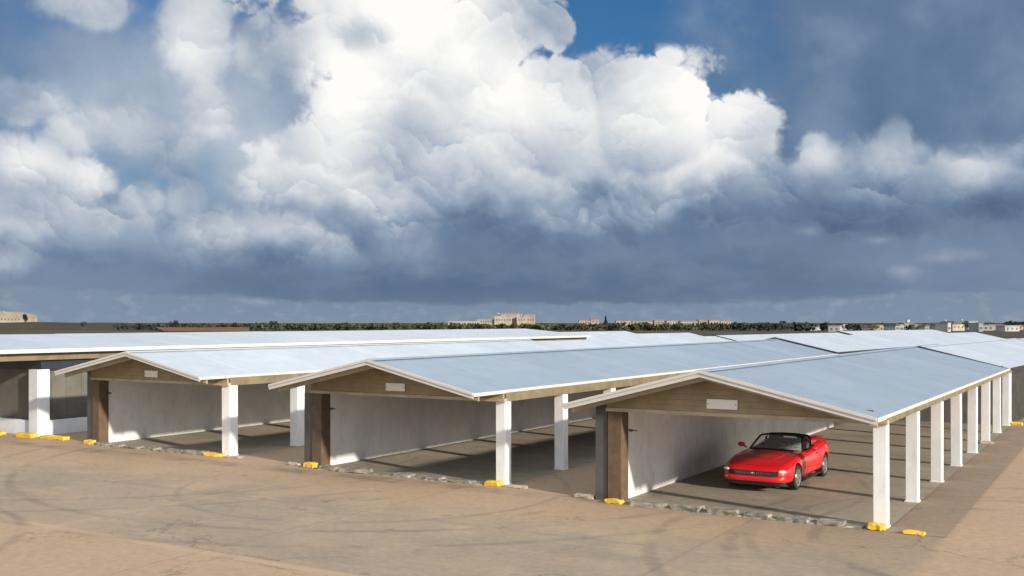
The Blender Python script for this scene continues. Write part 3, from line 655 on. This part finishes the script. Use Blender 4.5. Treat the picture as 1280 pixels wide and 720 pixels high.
bm.faces.new(rings[0]); bm.faces.new(rings[-1][::-1])
body = obj('body', bm, M['red'], car)
md = body.modifiers.new('s', 'SUBSURF'); md.levels = md.render_levels = 2
apply_mods(body)
def cut(bmc):
    c_ = temp(bmc); c_.parent = car
    md = body.modifiers.new('b', 'BOOLEAN'); md.operation = 'DIFFERENCE'; md.solver = 'EXACT'; md.object = c_
    bpy.context.view_layer.update(); apply_mods(body); me = c_.data; bpy.data.objects.remove(c_); bpy.data.meshes.remove(me)
for yy in (YF, YR):
    for sx in (-1, 1):
        b_ = bmesh.new(); r_ = bmesh.ops.create_cone(b_, segments=36, radius1=.352, radius2=.352, depth=.30, cap_ends=True)
        bmesh.ops.rotate(b_, verts=r_['verts'], matrix=Matrix.Rotation(R(90), 3, 'Y')); bmesh.ops.translate(b_, verts=r_['verts'], vec=(sx*.80, yy, .315)); cut(b_)
b_ = bmesh.new()     # open cockpit
pl = [(-.66, 1.86), (.66, 1.86), (.69, 2.2), (.69, 2.85), (.60, 3.0), (-.60, 3.0), (-.69, 2.85), (-.69, 2.2)]
A_ = [b_.verts.new((x, y, .36)) for x, y in pl]; B_ = [b_.verts.new((x, y, 1.2)) for x, y in pl]
b_.faces.new(A_[::-1]); b_.faces.new(B_)
for i in range(8): b_.faces.new((A_[i], A_[(i+1) % 8], B_[(i+1) % 8], B_[i]))
cut(b_)
body.data.materials.clear(); body.data.materials.append(M['red'])
for p_ in body.data.polygons: p_.material_index = 0
body.data.shade_smooth(); body.data.set_sharp_from_angle(angle=R(32))
def nose(x):            # plan curve of the nose at bumper height
    pts = [(0, .0), (.40, .005), (.52, .02), (.66, .07), (.76, .18), (.82, .40)]
    x = abs(x)
    for (x0, y0), (x1, y1) in zip(pts, pts[1:]):
        if x <= x1: return y0+(y1-y0)*(x-x0)/(x1-x0)
    return .4
def strip(xr, z0, z1, prot, depth, n_=24, sl=0.0):
    bm = bmesh.new(); R0 = []
    for i in range(n_+1):
        x = -xr+2*xr*i/n_; y = nose(x)
        R0.append([bm.verts.new((x, y-prot, z0)), bm.verts.new((x, y-prot+sl, z1)), bm.verts.new((x, y+depth, z1)), bm.verts.new((x, y+depth, z0))])
    for i in range(n_):
        for k in range(4): bm.faces.new((R0[i][k], R0[i+1][k], R0[i+1][(k+1) % 4], R0[i][(k+1) % 4]))
    bm.faces.new(R0[0]); bm.faces.new(R0[-1][::-1]); return bm
NP = .012
gr = obj('grille', strip(.60, .405, .525, NP+.008, .06, sl=.02), M['black'], car)
bm = bmesh.new()
for x in [k*.05 for k in range(-8, 9)]:
    box(bm, x-.006, x+.006, nose(x)-NP-.018, nose(x)+.02, .440, .492)
obj('grille_bar', bm, M['chrome'], gr)
bm = bmesh.new(); bmesh.ops.create_uvsphere(bm, u_segments=14, v_segments=8, radius=.036)
bmesh.ops.scale(bm, vec=(1, .35, 1), verts=bm.verts); bmesh.ops.translate(bm, vec=(0, -NP-.020, .467), verts=bm.verts); obj('badge', bm, M['chrome'], gr, smooth=40)
bump = obj('bumper', strip(.745, .265, .392, .045, .05, sl=-.012), M['red'], car)
bump_m = bump.modifiers.new('bv', 'BEVEL'); bump_m.width = .025; bump_m.segments = 3; apply_mods(bump); bump.data.shade_smooth(); bump.data.set_sharp_from_angle(angle=R(40))
obj('air_dam', strip(.74, .175, .262, .012, .05), M['black'], car)
for sx in (-1, 1):
    bm = bmesh.new(); bmesh.ops.create_uvsphere(bm, u_segments=18, v_segments=10, radius=1)
    bmesh.ops.scale(bm, vec=(.105, .05, .040), verts=bm.verts)
    bmesh.ops.rotate(bm, verts=bm.verts, matrix=Matrix.Rotation(sx*R(38), 3, 'Z')); bmesh.ops.translate(bm, vec=(sx*.675, .085, .525), verts=bm.verts)
    h = obj('headlight', bm, M['lamp'], car, smooth=50)
    bm = bmesh.new(); bmesh.ops.create_uvsphere(bm, u_segments=12, v_segments=8, radius=1)
    bmesh.ops.scale(bm, vec=(.055, .022, .022), verts=bm.verts)
    bmesh.ops.rotate(bm, verts=bm.verts, matrix=Matrix.Rotation(sx*R(35), 3, 'Z')); bmesh.ops.translate(bm, vec=(sx*.655, .028, .345), verts=bm.verts)
    obj('indicator', bm, M['amber'], car, smooth=50)
# bonnet shut line, door lines, vents as thin dark gaps
bm = bmesh.new()
from mathutils.bvhtree import BVHTree
_bb = bmesh.new(); _bb.from_mesh(body.data); _tree = BVHTree.FromBMesh(_bb)
def on_top(x, y):
    h = _tree.ray_cast(Vector((x, y, 2)), Vector((0, 0, -1))); return h[0]
def on_side(sx, y, z):
    h = _tree.ray_cast(Vector((sx*2, y, z)), Vector((-sx, 0, 0))); return h[0]
def ribbon(bm, pts, w=.005):
    pts = [p for p in pts if p is not None]
    if len(pts) > 1: tube(bm, pts, w, 6)
for sx in (-1, 1): ribbon(bm, [on_top(sx*(.60+.10*min(1, k/8)), .22+k*.075) for k in range(19)])
ribbon(bm, [on_top(-.69+k*.069, .22-.02*math.sin(k/20*math.pi)) for k in range(21)])
obj('bonnet_seam', bm, M['black'], car)
for sx in (-1, 1):
    bm = bmesh.new()
    ribbon(bm, [on_side(sx, 1.72, .26+k*.05) for k in range(11)]); ribbon(bm, [on_side(sx, 2.78, .30+k*.05) for k in range(11)]); ribbon(bm, [on_side(sx, 1.72+k*.106, .26+.04*k/10) for k in range(11)])
    obj('door_seam', bm, M['black'], car)
    bm = bmesh.new(); ribbon(bm, [(on_side(sx, 2.55+k*.03, .73) or Vector((sx*.85, 2.6, .73)))+Vector((sx*.008, 0, 0)) for k in range(5)], .010); obj('door_handle', bm, M['black'], car)
    p = on_side(sx, 2.0, .20)
    bm = bmesh.new(); box(bm, sx*.80-.035, sx*.80+.035, 1.24, 2.98, .145, .20, .01); obj('sill', bm, M['black'], car)
# bonnet highlights: two raised creases and a washer vent
bm = bmesh.new()
for sx in (-1, 1): ribbon(bm, [on_top(sx*(.30+.02*k), .5+k*.1) for k in range(11)], .010)
obj('bonnet_crease', bm, M['red'], car, smooth=60)
bm = bmesh.new(); ribbon(bm, [on_top(-.5+k*.1, 1.62) for k in range(11)], .018); obj('scuttle_vent', bm, M['black'], car)
for sx in (-1, 1):
    bm = bmesh.new(); ribbon(bm, [Vector((sx*.12, 1.66, .875)), Vector((sx*.3+.1, 1.78, .90)), Vector((sx*.3+.25, 1.86, .925))], .007); obj('wiper', bm, M['black'], car)
# windscreen
lo_ = lambda x: Vector((x, 1.66+.16*(x/.68)**2, .865-.05*(x/.68)**4)); hi_ = lambda x: Vector((x*(.84-.05*(x/.68)**4), 2.14+.12*(x/.68)**2, 1.20-.03*(x/.68)**2-.05*(x/.68)**6))
bm = bmesh.new(); g = [[bm.verts.new(lo_(x).lerp(hi_(x), t_)) for t_ in (0, .5, 1)] for x in [-.68+k*.136/2 for k in range(21)]]
for i in range(20):
    for k in range(2): bm.faces.new((g[i][k], g[i+1][k], g[i+1][k+1], g[i][k+1]))
ws = obj('windscreen', bm, M['glass'], car, smooth=60)
bm = bmesh.new(); tube(bm, [hi_(-.68+k*.068) for k in range(21)], .026)
for sx in (-1, 1): tube(bm, [lo_(sx*.68)-Vector((0, .03, .03)), lo_(sx*.68).lerp(hi_(sx*.68), .5), hi_(sx*.68)], .026)
tube(bm, [lo_(-.68+k*.068) for k in range(21)], .014); obj('windscreen_frame', bm, M['black'], ws, smooth=60)
bm = bmesh.new(); box(bm, -.11, .11, 2.10, 2.13, 1.12, 1.18, .01); obj('rear_view_mirror', bm, M['black'], ws)
# cabin
cab = bmesh.new(); box(cab, -.64, .64, 1.80, 2.14, .60, .86, .05); box(cab, -.10, .10, 2.12, 2.90, .40, .62, .03)
box(cab, -.66, .66, 1.9, 2.95, .37, .40); obj('dashboard', cab, M['cabin'], car, smooth=40)
for sx in (-1, 1):
    bm = bmesh.new(); box(bm, sx*.36-.22, sx*.36+.22, 2.25, 2.72, .42, .58, .06)
    r0 = len(bm.verts); bx_ = bmesh.new(); box(bx_, -.21, .21, -.07, .07, 0, .50, .05); bmesh.ops.rotate(bx_, verts=bx_.verts, matrix=Matrix.Rotation(R(-14), 3, 'X')); bmesh.ops.translate(bx_, vec=(sx*.36, 2.72, .50), verts=bx_.verts)
    tmpm = bpy.data.meshes.new('t'); bx_.to_mesh(tmpm); bx_.free(); bm.from_mesh(tmpm); bpy.data.meshes.remove(tmpm)
    st_ = obj('seat', bm, M['cabin'], car, smooth=40)
    bm = bmesh.new(); box(bm, sx*.36-.12, sx*.36+.12, 2.80, 2.89, .97, 1.13, .035); tube(bm, [(sx*.36, 2.84, .9), (sx*.36, 2.845, 1.0)], .02); obj('headrest', bm, M['cabin'], st_, smooth=40)
bm = bmesh.new(); tube(bm, [(.36+.17*math.cos(k*.3142), 2.20-.06*math.sin(k*.3142), .88+.16*math.sin(k*.3142)) for k in range(21)], .014); tube(bm, [(.36, 2.1, .83), (.36, 2.20, .88)], .03); tube(bm, [(.20, 2.2, .88), (.52, 2.2, .88)], .012)
obj('steering_wheel', bm, M['black'], car, smooth=60)
bm = bmesh.new(); tube(bm, [(-.60, 2.93, .84), (-.59, 2.93, 1.02), (-.50, 2.93, 1.12), (-.2, 2.93, 1.145), (.2, 2.93, 1.145), (.50, 2.93, 1.12), (.59, 2.93, 1.02), (.60, 2.93, .84)], .028); tube(bm, [(-.55, 2.93, .98), (.55, 2.93, .98)], .016); obj('roll_bar', bm, M['black'], car, smooth=60)
# rear deck hump, hood cover, mirrors
bm = bmesh.new(); box(bm, -.60, .60, 2.94, 3.30, .86, .99, .06); obj('hood_cover', bm, M['cabin'], car, smooth=40)
for sx in (-1, 1):
    bm = bmesh.new(); bmesh.ops.create_uvsphere(bm, u_segments=20, v_segments=12, radius=1); bmesh.ops.scale(bm, vec=(.19, .42, .13), verts=bm.verts); bmesh.ops.translate(bm, vec=(sx*.42, 3.30, .93), verts=bm.verts); obj('rear_fairing', bm, M['red'], car, smooth=60)
    bm = bmesh.new(); bmesh.ops.create_uvsphere(bm, u_segments=16, v_segments=10, radius=1); bmesh.ops.scale(bm, vec=(.10, .065, .062), verts=bm.verts); bmesh.ops.translate(bm, vec=(sx*.92, 1.92, .915), verts=bm.verts)
    tube(bm, [(sx*.78, 1.95, .83), (sx*.88, 1.93, .89)], .022); mr = obj('door_mirror', bm, M['red'], car, smooth=60)
    bm = bmesh.new(); box(bm, sx*.92-.075, sx*.92+.075, 1.972, 1.985, .875, .955, .004); obj('mirror_glass', bm, M['chrome'], mr)
    bm = bmesh.new(); box(bm, sx*.62-.14, sx*.62+.14, 4.0, 4.045, .66, .78, .02); obj('tail_light', bm, mat('tail_lens_%d' % sx, (.35, .01, .01), rough=.15, vary=0), car)
bm = bmesh.new(); box(bm, -.66, .66, 3.72, 3.98, .985, 1.02, .012); box(bm, -.5, -.46, 3.8, 3.9, .95, .99); box(bm, .46, .5, 3.8, 3.9, .95, .99); obj('boot_spoiler', bm, M['red'], car, smooth=40)
# wheels
def wheel(sx, yy):
    def lathe(prof, m_, nm, par, sg=40):
        bm = bmesh.new(); rg = []
        for k in range(sg):
            an = 2*math.pi*k/sg; rg.append([bm.verts.new((x, math.cos(an)*r_, math.sin(an)*r_)) for x, r_ in prof])
        for k in range(sg):
            for j in range(len(prof)-1): bm.faces.new((rg[k][j], rg[(k+1) % sg][j], rg[(k+1) % sg][j+1], rg[k][j+1]))
        return obj(nm, bm, m_, par, smooth=35)
    w_ = empty('wheel', (sx*TW, yy, RW), 0); w_.parent = car
    lathe([(sx*-.09, .20), (sx*-.10, .28), (sx*-.075, RW), (sx*.075, RW), (sx*.10, .285), (sx*.092, .215), (sx*.07, .205)], M['tyre'], 'tyre', w_)
    bm = bmesh.new()
    for k in range(7):
        an = 2*math.pi*k/7+.2; c_, s_ = math.cos(an), math.sin(an)
        q = [(.055, .026), (.19, .038), (.205, .055)]
        pts = []
        for r_, h_ in q: pts.append((r_, h_))
        F = [bm.verts.new((sx*(.082 if r_ < .1 else .088), c_*r_-s_*h_, s_*r_+c_*h_)) for r_, h_ in pts]+[bm.verts.new((sx*(.082 if r_ < .1 else .088), c_*r_+s_*h_, s_*r_-c_*h_)) for r_, h_ in pts[::-1]]
        G_ = [bm.verts.new((v_.co.x-sx*.025, v_.co.y, v_.co.z)) for v_ in F]
        bm.faces.new(F); bm.faces.new(G_[::-1])
        for i in range(6): bm.faces.new((F[i], G_[i], G_[(i+1) % 6], F[(i+1) % 6]))
    tmp_ = bmesh.ops.create_cone(bm, segments=20, radius1=.062, radius2=.05, depth=.04, cap_ends=True); bmesh.ops.rotate(bm, verts=tmp_['verts'], matrix=Matrix.Rotation(R(90)*sx, 3, 'Y')); bmesh.ops.translate(bm, verts=tmp_['verts'], vec=(sx*.075, 0, 0))
    rm = obj('rim', bm, M['alloy'], w_)
    rr_ = lathe([(sx*.088, .218), (sx*.094, .212), (sx*.088, .198), (sx*.03, .19), (sx*-.08, .19)], M['alloy'], 'rim_ring', w_)
    lathe([(sx*.025, .02), (sx*.03, .13), (sx*.015, .135)], M['steel'], 'brake_disc', w_)
for yy in (YF, YR):
    for sx in (-1, 1): wheel(sx, yy)
bm = bmesh.new(); box(bm, -.55, .55, .5, 3.7, .16, .30); obj('underbody', bm, M['black'], car)
# ------------------------------------------------------------------ far country: bank, woods, town
def simple(name, c, rough=0.8, vary=0.2, vs=0.2): return mat(name, c, rough=rough, vary=vary, vscale=vs, spec=0.2)
M['bank'] = simple('scrub_bank', (0.05, 0.04, 0.02), vs=0.03)
M['field'] = simple('stubble_field', (0.14, 0.075, 0.035), vs=0.05)
M['leaf'] = simple('far_foliage', (0.05, 0.06, 0.03), vary=0.45, vs=0.12); M['leaf2'] = simple('far_foliage_dark', (0.028, 0.036, 0.03), vary=0.4, vs=0.12)
M['bark'] = simple('bark', (0.08, 0.06, 0.04))
M['stone'] = simple('sandstone', (0.30, 0.25, 0.205), vary=0.15, vs=0.15); M['stone2'] = simple('pale_sandstone', (0.34, 0.30, 0.26), vary=0.15, vs=0.15)
M['pane'] = simple('dark_window', (0.13, 0.115, 0.10), rough=0.3)
M['tile'] = simple('clay_tiles', (0.30, 0.16, 0.09)); M['slate'] = simple('slate', (0.10, 0.11, 0.12)); M['render1'] = simple('white_render', (0.36, 0.36, 0.35)); M['render2'] = simple('cream_render', (0.34, 0.31, 0.25)); M['render3'] = simple('grey_render_far', (0.25, 0.26, 0.27))
def ridge(name, m_, pts, D0, D1, kind='structure', **kw):
    """rounded bank: pts = (px, crest height)"""
    bm = bmesh.new(); rows = []
    for px, h in pts:
        row = []
        for j in range(7):
            f = j/6; D = D0+(D1-D0)*f; z = h*math.sin(math.pi*min(1, f*0.75+0.0))+(-0.3 if j in (0, 6) else 0)
            row.append(bm.verts.new(((px-640)/1290*((D0+D1)/2)*1.0+(D-(D0+D1)/2)*(px-640)/1290, D, z)))
        rows.append(row)
    for i in range(len(rows)-1):
        for j in range(6): bm.faces.new((rows[i][j], rows[i+1][j], rows[i+1][j+1], rows[i][j+1]))
    return obj(name, bm, m_, smooth=60, kind=kind, **kw)
bm = bmesh.new(); vs_ = [bm.verts.new(p) for p in ((-1500, 175, .03), (1500, 175, .03), (2500, 3500, .03), (-2500, 3500, .03))]; bm.faces.new(vs_)
obj('grassland', bm, simple('dark_scrub_land', (0.055, 0.05, 0.03), vary=0.4, vs=0.03), kind='structure')
rh = random.Random(3)
def hz(D, py): return 4.3+(402-py)/1290*D
pts = [(-260+k*12, hz(560, 403.6-0.9*max(0, 1-abs(px_-40)/120)+0.6*math.sin(k*.9)*.5+rh.uniform(-.15, .15)+max(0, (px_-200)*.012))) for k, px_ in enumerate(range(-260, 640, 12))]
ridge('hill', M['bank'], pts, 520, 640)
pts = [(200+k*10, 1.4) for k in range(14)]
bm = bmesh.new(); vs_ = [bm.verts.new(p) for p in ((wpt(205, 0, 430).x, 430, .25), (wpt(312, 0, 430).x, 430, .25), (wpt(312, 0, 505).x, 505, 1.6), (wpt(195, 0, 505).x, 505, 1.6))]; bm.faces.new(vs_)
obj('field', bm, M['field'], kind='structure')
pts = [(1000+k*14, hz(900, 404.5)+rh.uniform(-.3, .3)) for k in range(36)]
ridge('hill', M['bank'], pts, 840, 1000)
def clumps(bm, c, rx, ry, rz, n, s, rr):
    for _ in range(n):
        while True:
            p = Vector((rr.uniform(-1, 1), rr.uniform(-1, 1), rr.uniform(-1, 1)))
            if 0.25 < p.length < 1: break
        q = c+Vector((p.x*rx, p.y*ry, p.z*rz)); k = s*rr.uniform(.6, 1.4)
        nn = Vector((rr.uniform(-1, 1), rr.uniform(-1, 1), rr.uniform(-.4, 1))).normalized(); a = nn.orthogonal().normalized(); b = nn.cross(a)
        th = rr.uniform(0, 6.28); a, b = a*math.cos(th)+b*math.sin(th), b*math.cos(th)-a*math.sin(th)
        bm.faces.new([bm.verts.new(q+a*k), bm.verts.new(q+b*k*.7), bm.verts.new(q-a*k*.9), bm.verts.new(q-b*k*.7)])
def tree(px, D, h, w, m_, label, conifer=False, group='trees standing above the far hedgerows'):
    rr = random.Random(int(px*7+D)); base = wpt(px, 402, D); base.z = 0
    e = empty('tree', base, 0, label=label, cat='tree', group=group)
    bm = bmesh.new(); tube(bm, [(0, 0, 0), (0, 0, h*.35), (0.02*h, 0, h*.8)], [h*.035, h*.025, h*.008], 7)
    for k in range(4): tube(bm, [(0, 0, h*(.3+.1*k)), (math.cos(k*1.7)*w*.3, math.sin(k*1.7)*w*.3, h*(.5+.1*k))], [h*.015, h*.006], 5)
    obj('trunk', bm, M['bark'], e)
    bm = bmesh.new()
    if conifer:
        for k in range(7):
            f = k/6; clumps(bm, Vector((0, 0, h*(.2+.78*f))), w*.5*(1-f)+.15, w*.5*(1-f)+.15, h*.08, 60, h*.05, rr)
    else:
        for k in range(7): clumps(bm, Vector((rr.uniform(-.3, .3)*w, rr.uniform(-.3, .3)*w, h*rr.uniform(.5, .82))), w*.27, w*.27, h*.18, 70, h*.045, rr)
    obj('crown', bm, M[m_], e)
def wood(name, segs, D, m_, label, dens=5.0):
    """a far belt of trees that reads as one mass; segs = (px0, px1, top py, bottom height)"""
    rr = random.Random(int(D)); bm = bmesh.new()
    for (p0, p1, top) in segs:
        x0, x1 = wpt(p0, 0, D).x, wpt(p1, 0, D).x; h = max(2.0, hz(D, top)); n = int(abs(x1-x0)/3.2)
        for i in range(n):
            x = x0+(x1-x0)*(i+rr.random())/n; hh = h*rr.uniform(.80, 1.03); w_ = rr.uniform(2.6, 4.6); y = D+rr.uniform(-12, 12)
            clumps(bm, Vector((x, y, hh*.55)), w_, w_, hh*.47, int(dens*14), 0.85, rr)
    return obj(name, bm, M[m_], label=label, cat='wood', kind='stuff')
wood('distant_wood', [(925, 1000, 401.2), (995, 1046, 402.0), (1046, 1120, 404.4)], 470, 'leaf2', 'dark belt of trees on the skyline right of centre')
wood('distant_wood', [(320, 430, 404.2), (425, 545, 403.6), (540, 600, 404.0), (600, 760, 404.6), (750, 925, 403.6)], 500, 'leaf', 'low dark belt of scrub and trees across the middle skyline')
wood('distant_wood', [(160, 325, 404.4)], 515, 'leaf2', 'thin dark line of trees on the left skyline')
wood('distant_wood', [(1115, 1200, 404.2), (1200, 1262, 403.5), (1258, 1300, 401.0)], 720, 'leaf2', 'dark tree belt behind the white town at the right')
tree(757, 495, 6.6, 3.4, 'leaf2', 'pointed dark conifer standing above the middle skyline', True)
tree(217, 500, 5.2, 4.0, 'leaf2', 'small round tree on the left skyline')
tree(330, 500, 4.6, 4.2, 'leaf', 'low round tree on the skyline above the orange field')
tree(342, 505, 5.0, 4.0, 'leaf2', 'dark round tree just right of the orange field')
tree(104, 500, 4.7, 3.0, 'leaf2', 'tiny dark tree on the crest of the left hill')
tree(31, 640, 9.5, 3.0, 'leaf2', 'slender dark tree beside the rounded sandstone building')
def windows(par, x0, x1, y, zs, n, w, h):
    bm = None
    for z in zs:
        for k in range(n):
            x = x0+(x1-x0)*(k+.5)/n; bm = bmesh.new(); box(bm, x-w/2, x+w/2, y-.06, y+.1, z, z+h); obj('window', bm, M['pane'], par)
# hotel-like palace on the skyline
D = 800; s_ = D/1290
e = empty('palace_building', (0, D, 0), 0, label='large stepped sandstone palace with towers on the middle skyline', cat='building')
X = lambda px: (px-640)*s_; Z = lambda py: hz(D, py)
blocks = [(560, 600, 401.5, 0, 18), (596, 625, 399.2, 2, 16), (618, 640, 395.0, 0, 20), (626, 650, 392.6, 3, 18), (646, 658, 396.0, -2, 10), (655, 669, 394.2, 0, 20), (636, 642, 391.4, 5, 12), (622, 624.5, 390.8, 6, 8), (664, 668, 393.2, 2, 8), (651, 653, 392.4, 6, 10)]
for i, (a, b, t_, y0, y1) in enumerate(blocks):
    bm = bmesh.new(); box(bm, X(a), X(b), y0, y1+i*.07, 0, Z(t_), .0)
    box(bm, X(a)-.15, X(b)+.15, y0-.15, y1+.15+i*.07, Z(t_)-.5, Z(t_)-.2)
    w_ = obj('tower' if b-a < 8 else 'wing', bm, M['stone' if i % 2 else 'stone2'], e)
    if b-a > 8:
        n_ = int((b-a)/3.2)
        zs = [z for z in (5.0, 8.0) if z+1.6 < Z(t_)-.6] or [max(1.5, Z(t_)-2.4)]
        windows(w_, X(a)+.6, X(b)-.6, y0, zs, n_, .9, 1.3)
        if i in (3, 5):
            bm = bmesh.new()
            for k in range(6): x = X(a)+(X(b)-X(a))*(k+.25)/6; box(bm, x, x+.9, y0, y0+1, Z(t_)+.002, Z(t_)+.8)
            obj('battlement', bm, M['stone'], w_)
# rounded building left
D = 700; s_ = D/1290; X = lambda px: (px-640)*s_; Z = lambda py: hz(D, py)
e = empty('domed_building', (X(5), D, 0), 0, label='sandstone building with rounded roof on the left skyline', cat='building')
bm = bmesh.new(); box(bm, X(-30)-X(5), X(28)-X(5), 0, 22, 0, Z(398.5)); w_ = obj('wall', bm, M['stone2'], e)
windows(w_, X(-26)-X(5), X(26)-X(5), 0, [5.2], 12, .9, 1.1)
bm = bmesh.new(); xs = [X(-30)-X(5)+(X(28)-X(-30))*k/16 for k in range(17)]
prof = [(x, Z(398.5)+(Z(389)-Z(398.5))*math.sqrt(max(0, 1-((x+8)/24)**2))**1.3+0.01) for x in xs]
prism(bm, [(xs[0], Z(398.5))]+prof+[(xs[-1], Z(398.5))], .1, 21.9); obj('roof', bm, M['stone'], e)
bm = bmesh.new(); box(bm, -.3, .3, -.2, .4, Z(392), Z(388.5)); obj('chimney', bm, M['stone2'], e)
# low sandstone terraces, centre right
D = 760; s_ = D/1290; X = lambda px: (px-640)*s_; Z = lambda py: hz(D, py)
for i, (a, b, t_, desc) in enumerate([(724, 738, 401.0, 'short sandstone block left of the lone conifer'), (739, 749, 399.6, 'narrow stepped sandstone house beside the lone conifer'), (771, 790, 401.4, 'pale sandstone terrace just right of the lone conifer'), (792, 817, 402.0, 'long low sandstone terrace right of the conifer'),
                                      (820, 832, 400.6, 'olive coloured house with flat roof on the centre skyline'), (836, 850, 401.4, 'sand coloured terrace between two darker houses'), (854, 876, 402.0, 'long tan terrace on the skyline above the middle shed roof'), (878, 889, 400.4, 'brown block house on the skyline'), (892, 905, 400.8, 'taller brown block left of the pinkish house'), (907, 924, 401.6, 'pinkish house at the left end of the dark wood')]):
    e = empty('terrace_house', (X((a+b)/2), D+i*2, 0), 0, label=desc, cat='house', group='low sandstone houses on the skyline')
    hw = (X(b)-X(a))/2
    bm = bmesh.new(); box(bm, -hw, hw, 0, 10, 0, Z(t_)); w_ = obj('wall', bm, M[['stone2', 'stone', 'render2'][i % 3]], e)
    bm = bmesh.new(); box(bm, -hw-.2, hw+.2, -.2, 10.2, Z(t_)+.003, Z(t_)+.45); obj('roof', bm, M['tile'], e)
    windows(w_, -hw+.4, hw-.4, 0, [Z(t_)-2.0], max(2, int(hw)), .9, 1.2)
# white town at the right
rr = random.Random(11); D0 = 430
kinds = [('render1', 'white'), ('render2', 'cream'), ('render3', 'grey'), ('render1', 'white')]
px = 1008; i = 0
roofc = [('tile', 'brown tiled'), ('slate', 'dark slate')]
while px < 1292:
    w_px = rr.choice([6, 8, 10, 13, 20]) if px > 1045 else 14
    D = D0+rr.uniform(0, 130); s_ = D/1290; top = rr.uniform(404.0, 408.0) if not 1170 < px < 1215 else rr.uniform(401.5, 405.5)
    km, kn = rr.choice(kinds); rm, rn = rr.choice(roofc); pitched = rr.random() < .6; hw = w_px*s_/2; zt = max(2.4, hz(D, top)); dp = rr.uniform(5, 9)
    shape = ('pitched' if pitched else 'flat')
    e = empty('town_house', ((px+w_px/2-640)*s_, D, 0), rr.uniform(-.5, .5), cat='house', group='white houses of the far town',
              label='%s %s %s house, %s from the left in the far white town' % ('wide' if w_px > 12 else 'small' if w_px < 8 else 'plain', kn, shape+'-roofed', '%d%s' % (i+1, {1: 'st', 2: 'nd', 3: 'rd', 21: 'st', 22: 'nd', 23: 'rd'}.get(i+1, 'th'))))
    bm = bmesh.new(); box(bm, -hw, hw, 0, dp, 0, zt*.72 if pitched else zt); w_ = obj('wall', bm, M[km], e)
    bm = bmesh.new()
    if pitched: prism(bm, [(-hw-.3, zt*.72+.01), (hw+.3, zt*.72+.01), (hw*.75, zt), (-hw*.75, zt)], -.3, dp+.3)
    else: box(bm, -hw-.15, hw+.15, -.15, dp+.15, zt+.002, zt+.3)
    obj('roof', bm, M[rm] if pitched else M['render3'], e)
    windows(w_, -hw+.2, hw-.2, 0, [zt*.3], max(2, int(hw*.9)), .7, .9)
    px += w_px*rr.uniform(.75, 1.15); i += 1
for j, (px, top, tx) in enumerate([(1135, 399.6, 'pale water tower standing left in the far town'), (1182, 399.4, 'slim pale tower with a round top in the far town'), (1203, 399.0, 'white church tower, the tallest in the far town')]):
    D = 600; s_ = D/1290; zt = hz(D, top)
    e = empty('town_tower', ((px-640)*s_, D, 0), 0, label=tx, cat='tower')
    bm = bmesh.new(); box(bm, -.6, .6, 0, 1.2, 0, zt-1.4); obj('shaft', bm, M['render1'], e)
    bm = bmesh.new(); r_ = bmesh.ops.create_cone(bm, segments=16, radius1=1.3-.2*j, radius2=.4 if j else 1.2, depth=1.4, cap_ends=True); bmesh.ops.translate(bm, verts=r_['verts'], vec=(0, .6, zt-.7)); obj('cap', bm, M['render1' if j != 1 else 'render3'], e)
for j, (px, top) in enumerate([(1050, 404.5), (1093, 404.2), (1118, 404.6), (1158, 403.6), (1213, 402.6), (1222, 402.2), (1268, 402.0)]):
    tree(px, 440+j*4, hz(440+j*4, top)+.3, 5.0+j % 3, 'leaf' if j % 2 else 'leaf2', ['round dark tree at the left end of the far town', 'green tree between white houses left in the far town', 'dark tree in the middle of the far town', 'green tree left of the water towers', 'dark tree just right of the white church tower', 'green tree second right of the church tower', 'broad dark tree at the right edge skyline'][j], group='trees in the far town')
make_world(); make_camera()
S = Vector((SUN_DIR2[0]*math.cos(R(SUN_EL)), SUN_DIR2[1]*math.cos(R(SUN_EL)), math.sin(R(SUN_EL))))
ld = bpy.data.lights.new('sun', 'SUN'); ld.energy = SUN_E; ld.angle = R(2.0); ld.color = (1.0, 0.89, 0.74)
lo = bpy.data.objects.new('sun', ld); COL.objects.link(lo); lo.rotation_euler = S.to_track_quat('Z', 'Y').to_euler()
C.cycles.max_bounces = 6; C.cycles.diffuse_bounces = 3; C.cycles.glossy_bounces = 2; C.cycles.transparent_max_bounces = 6
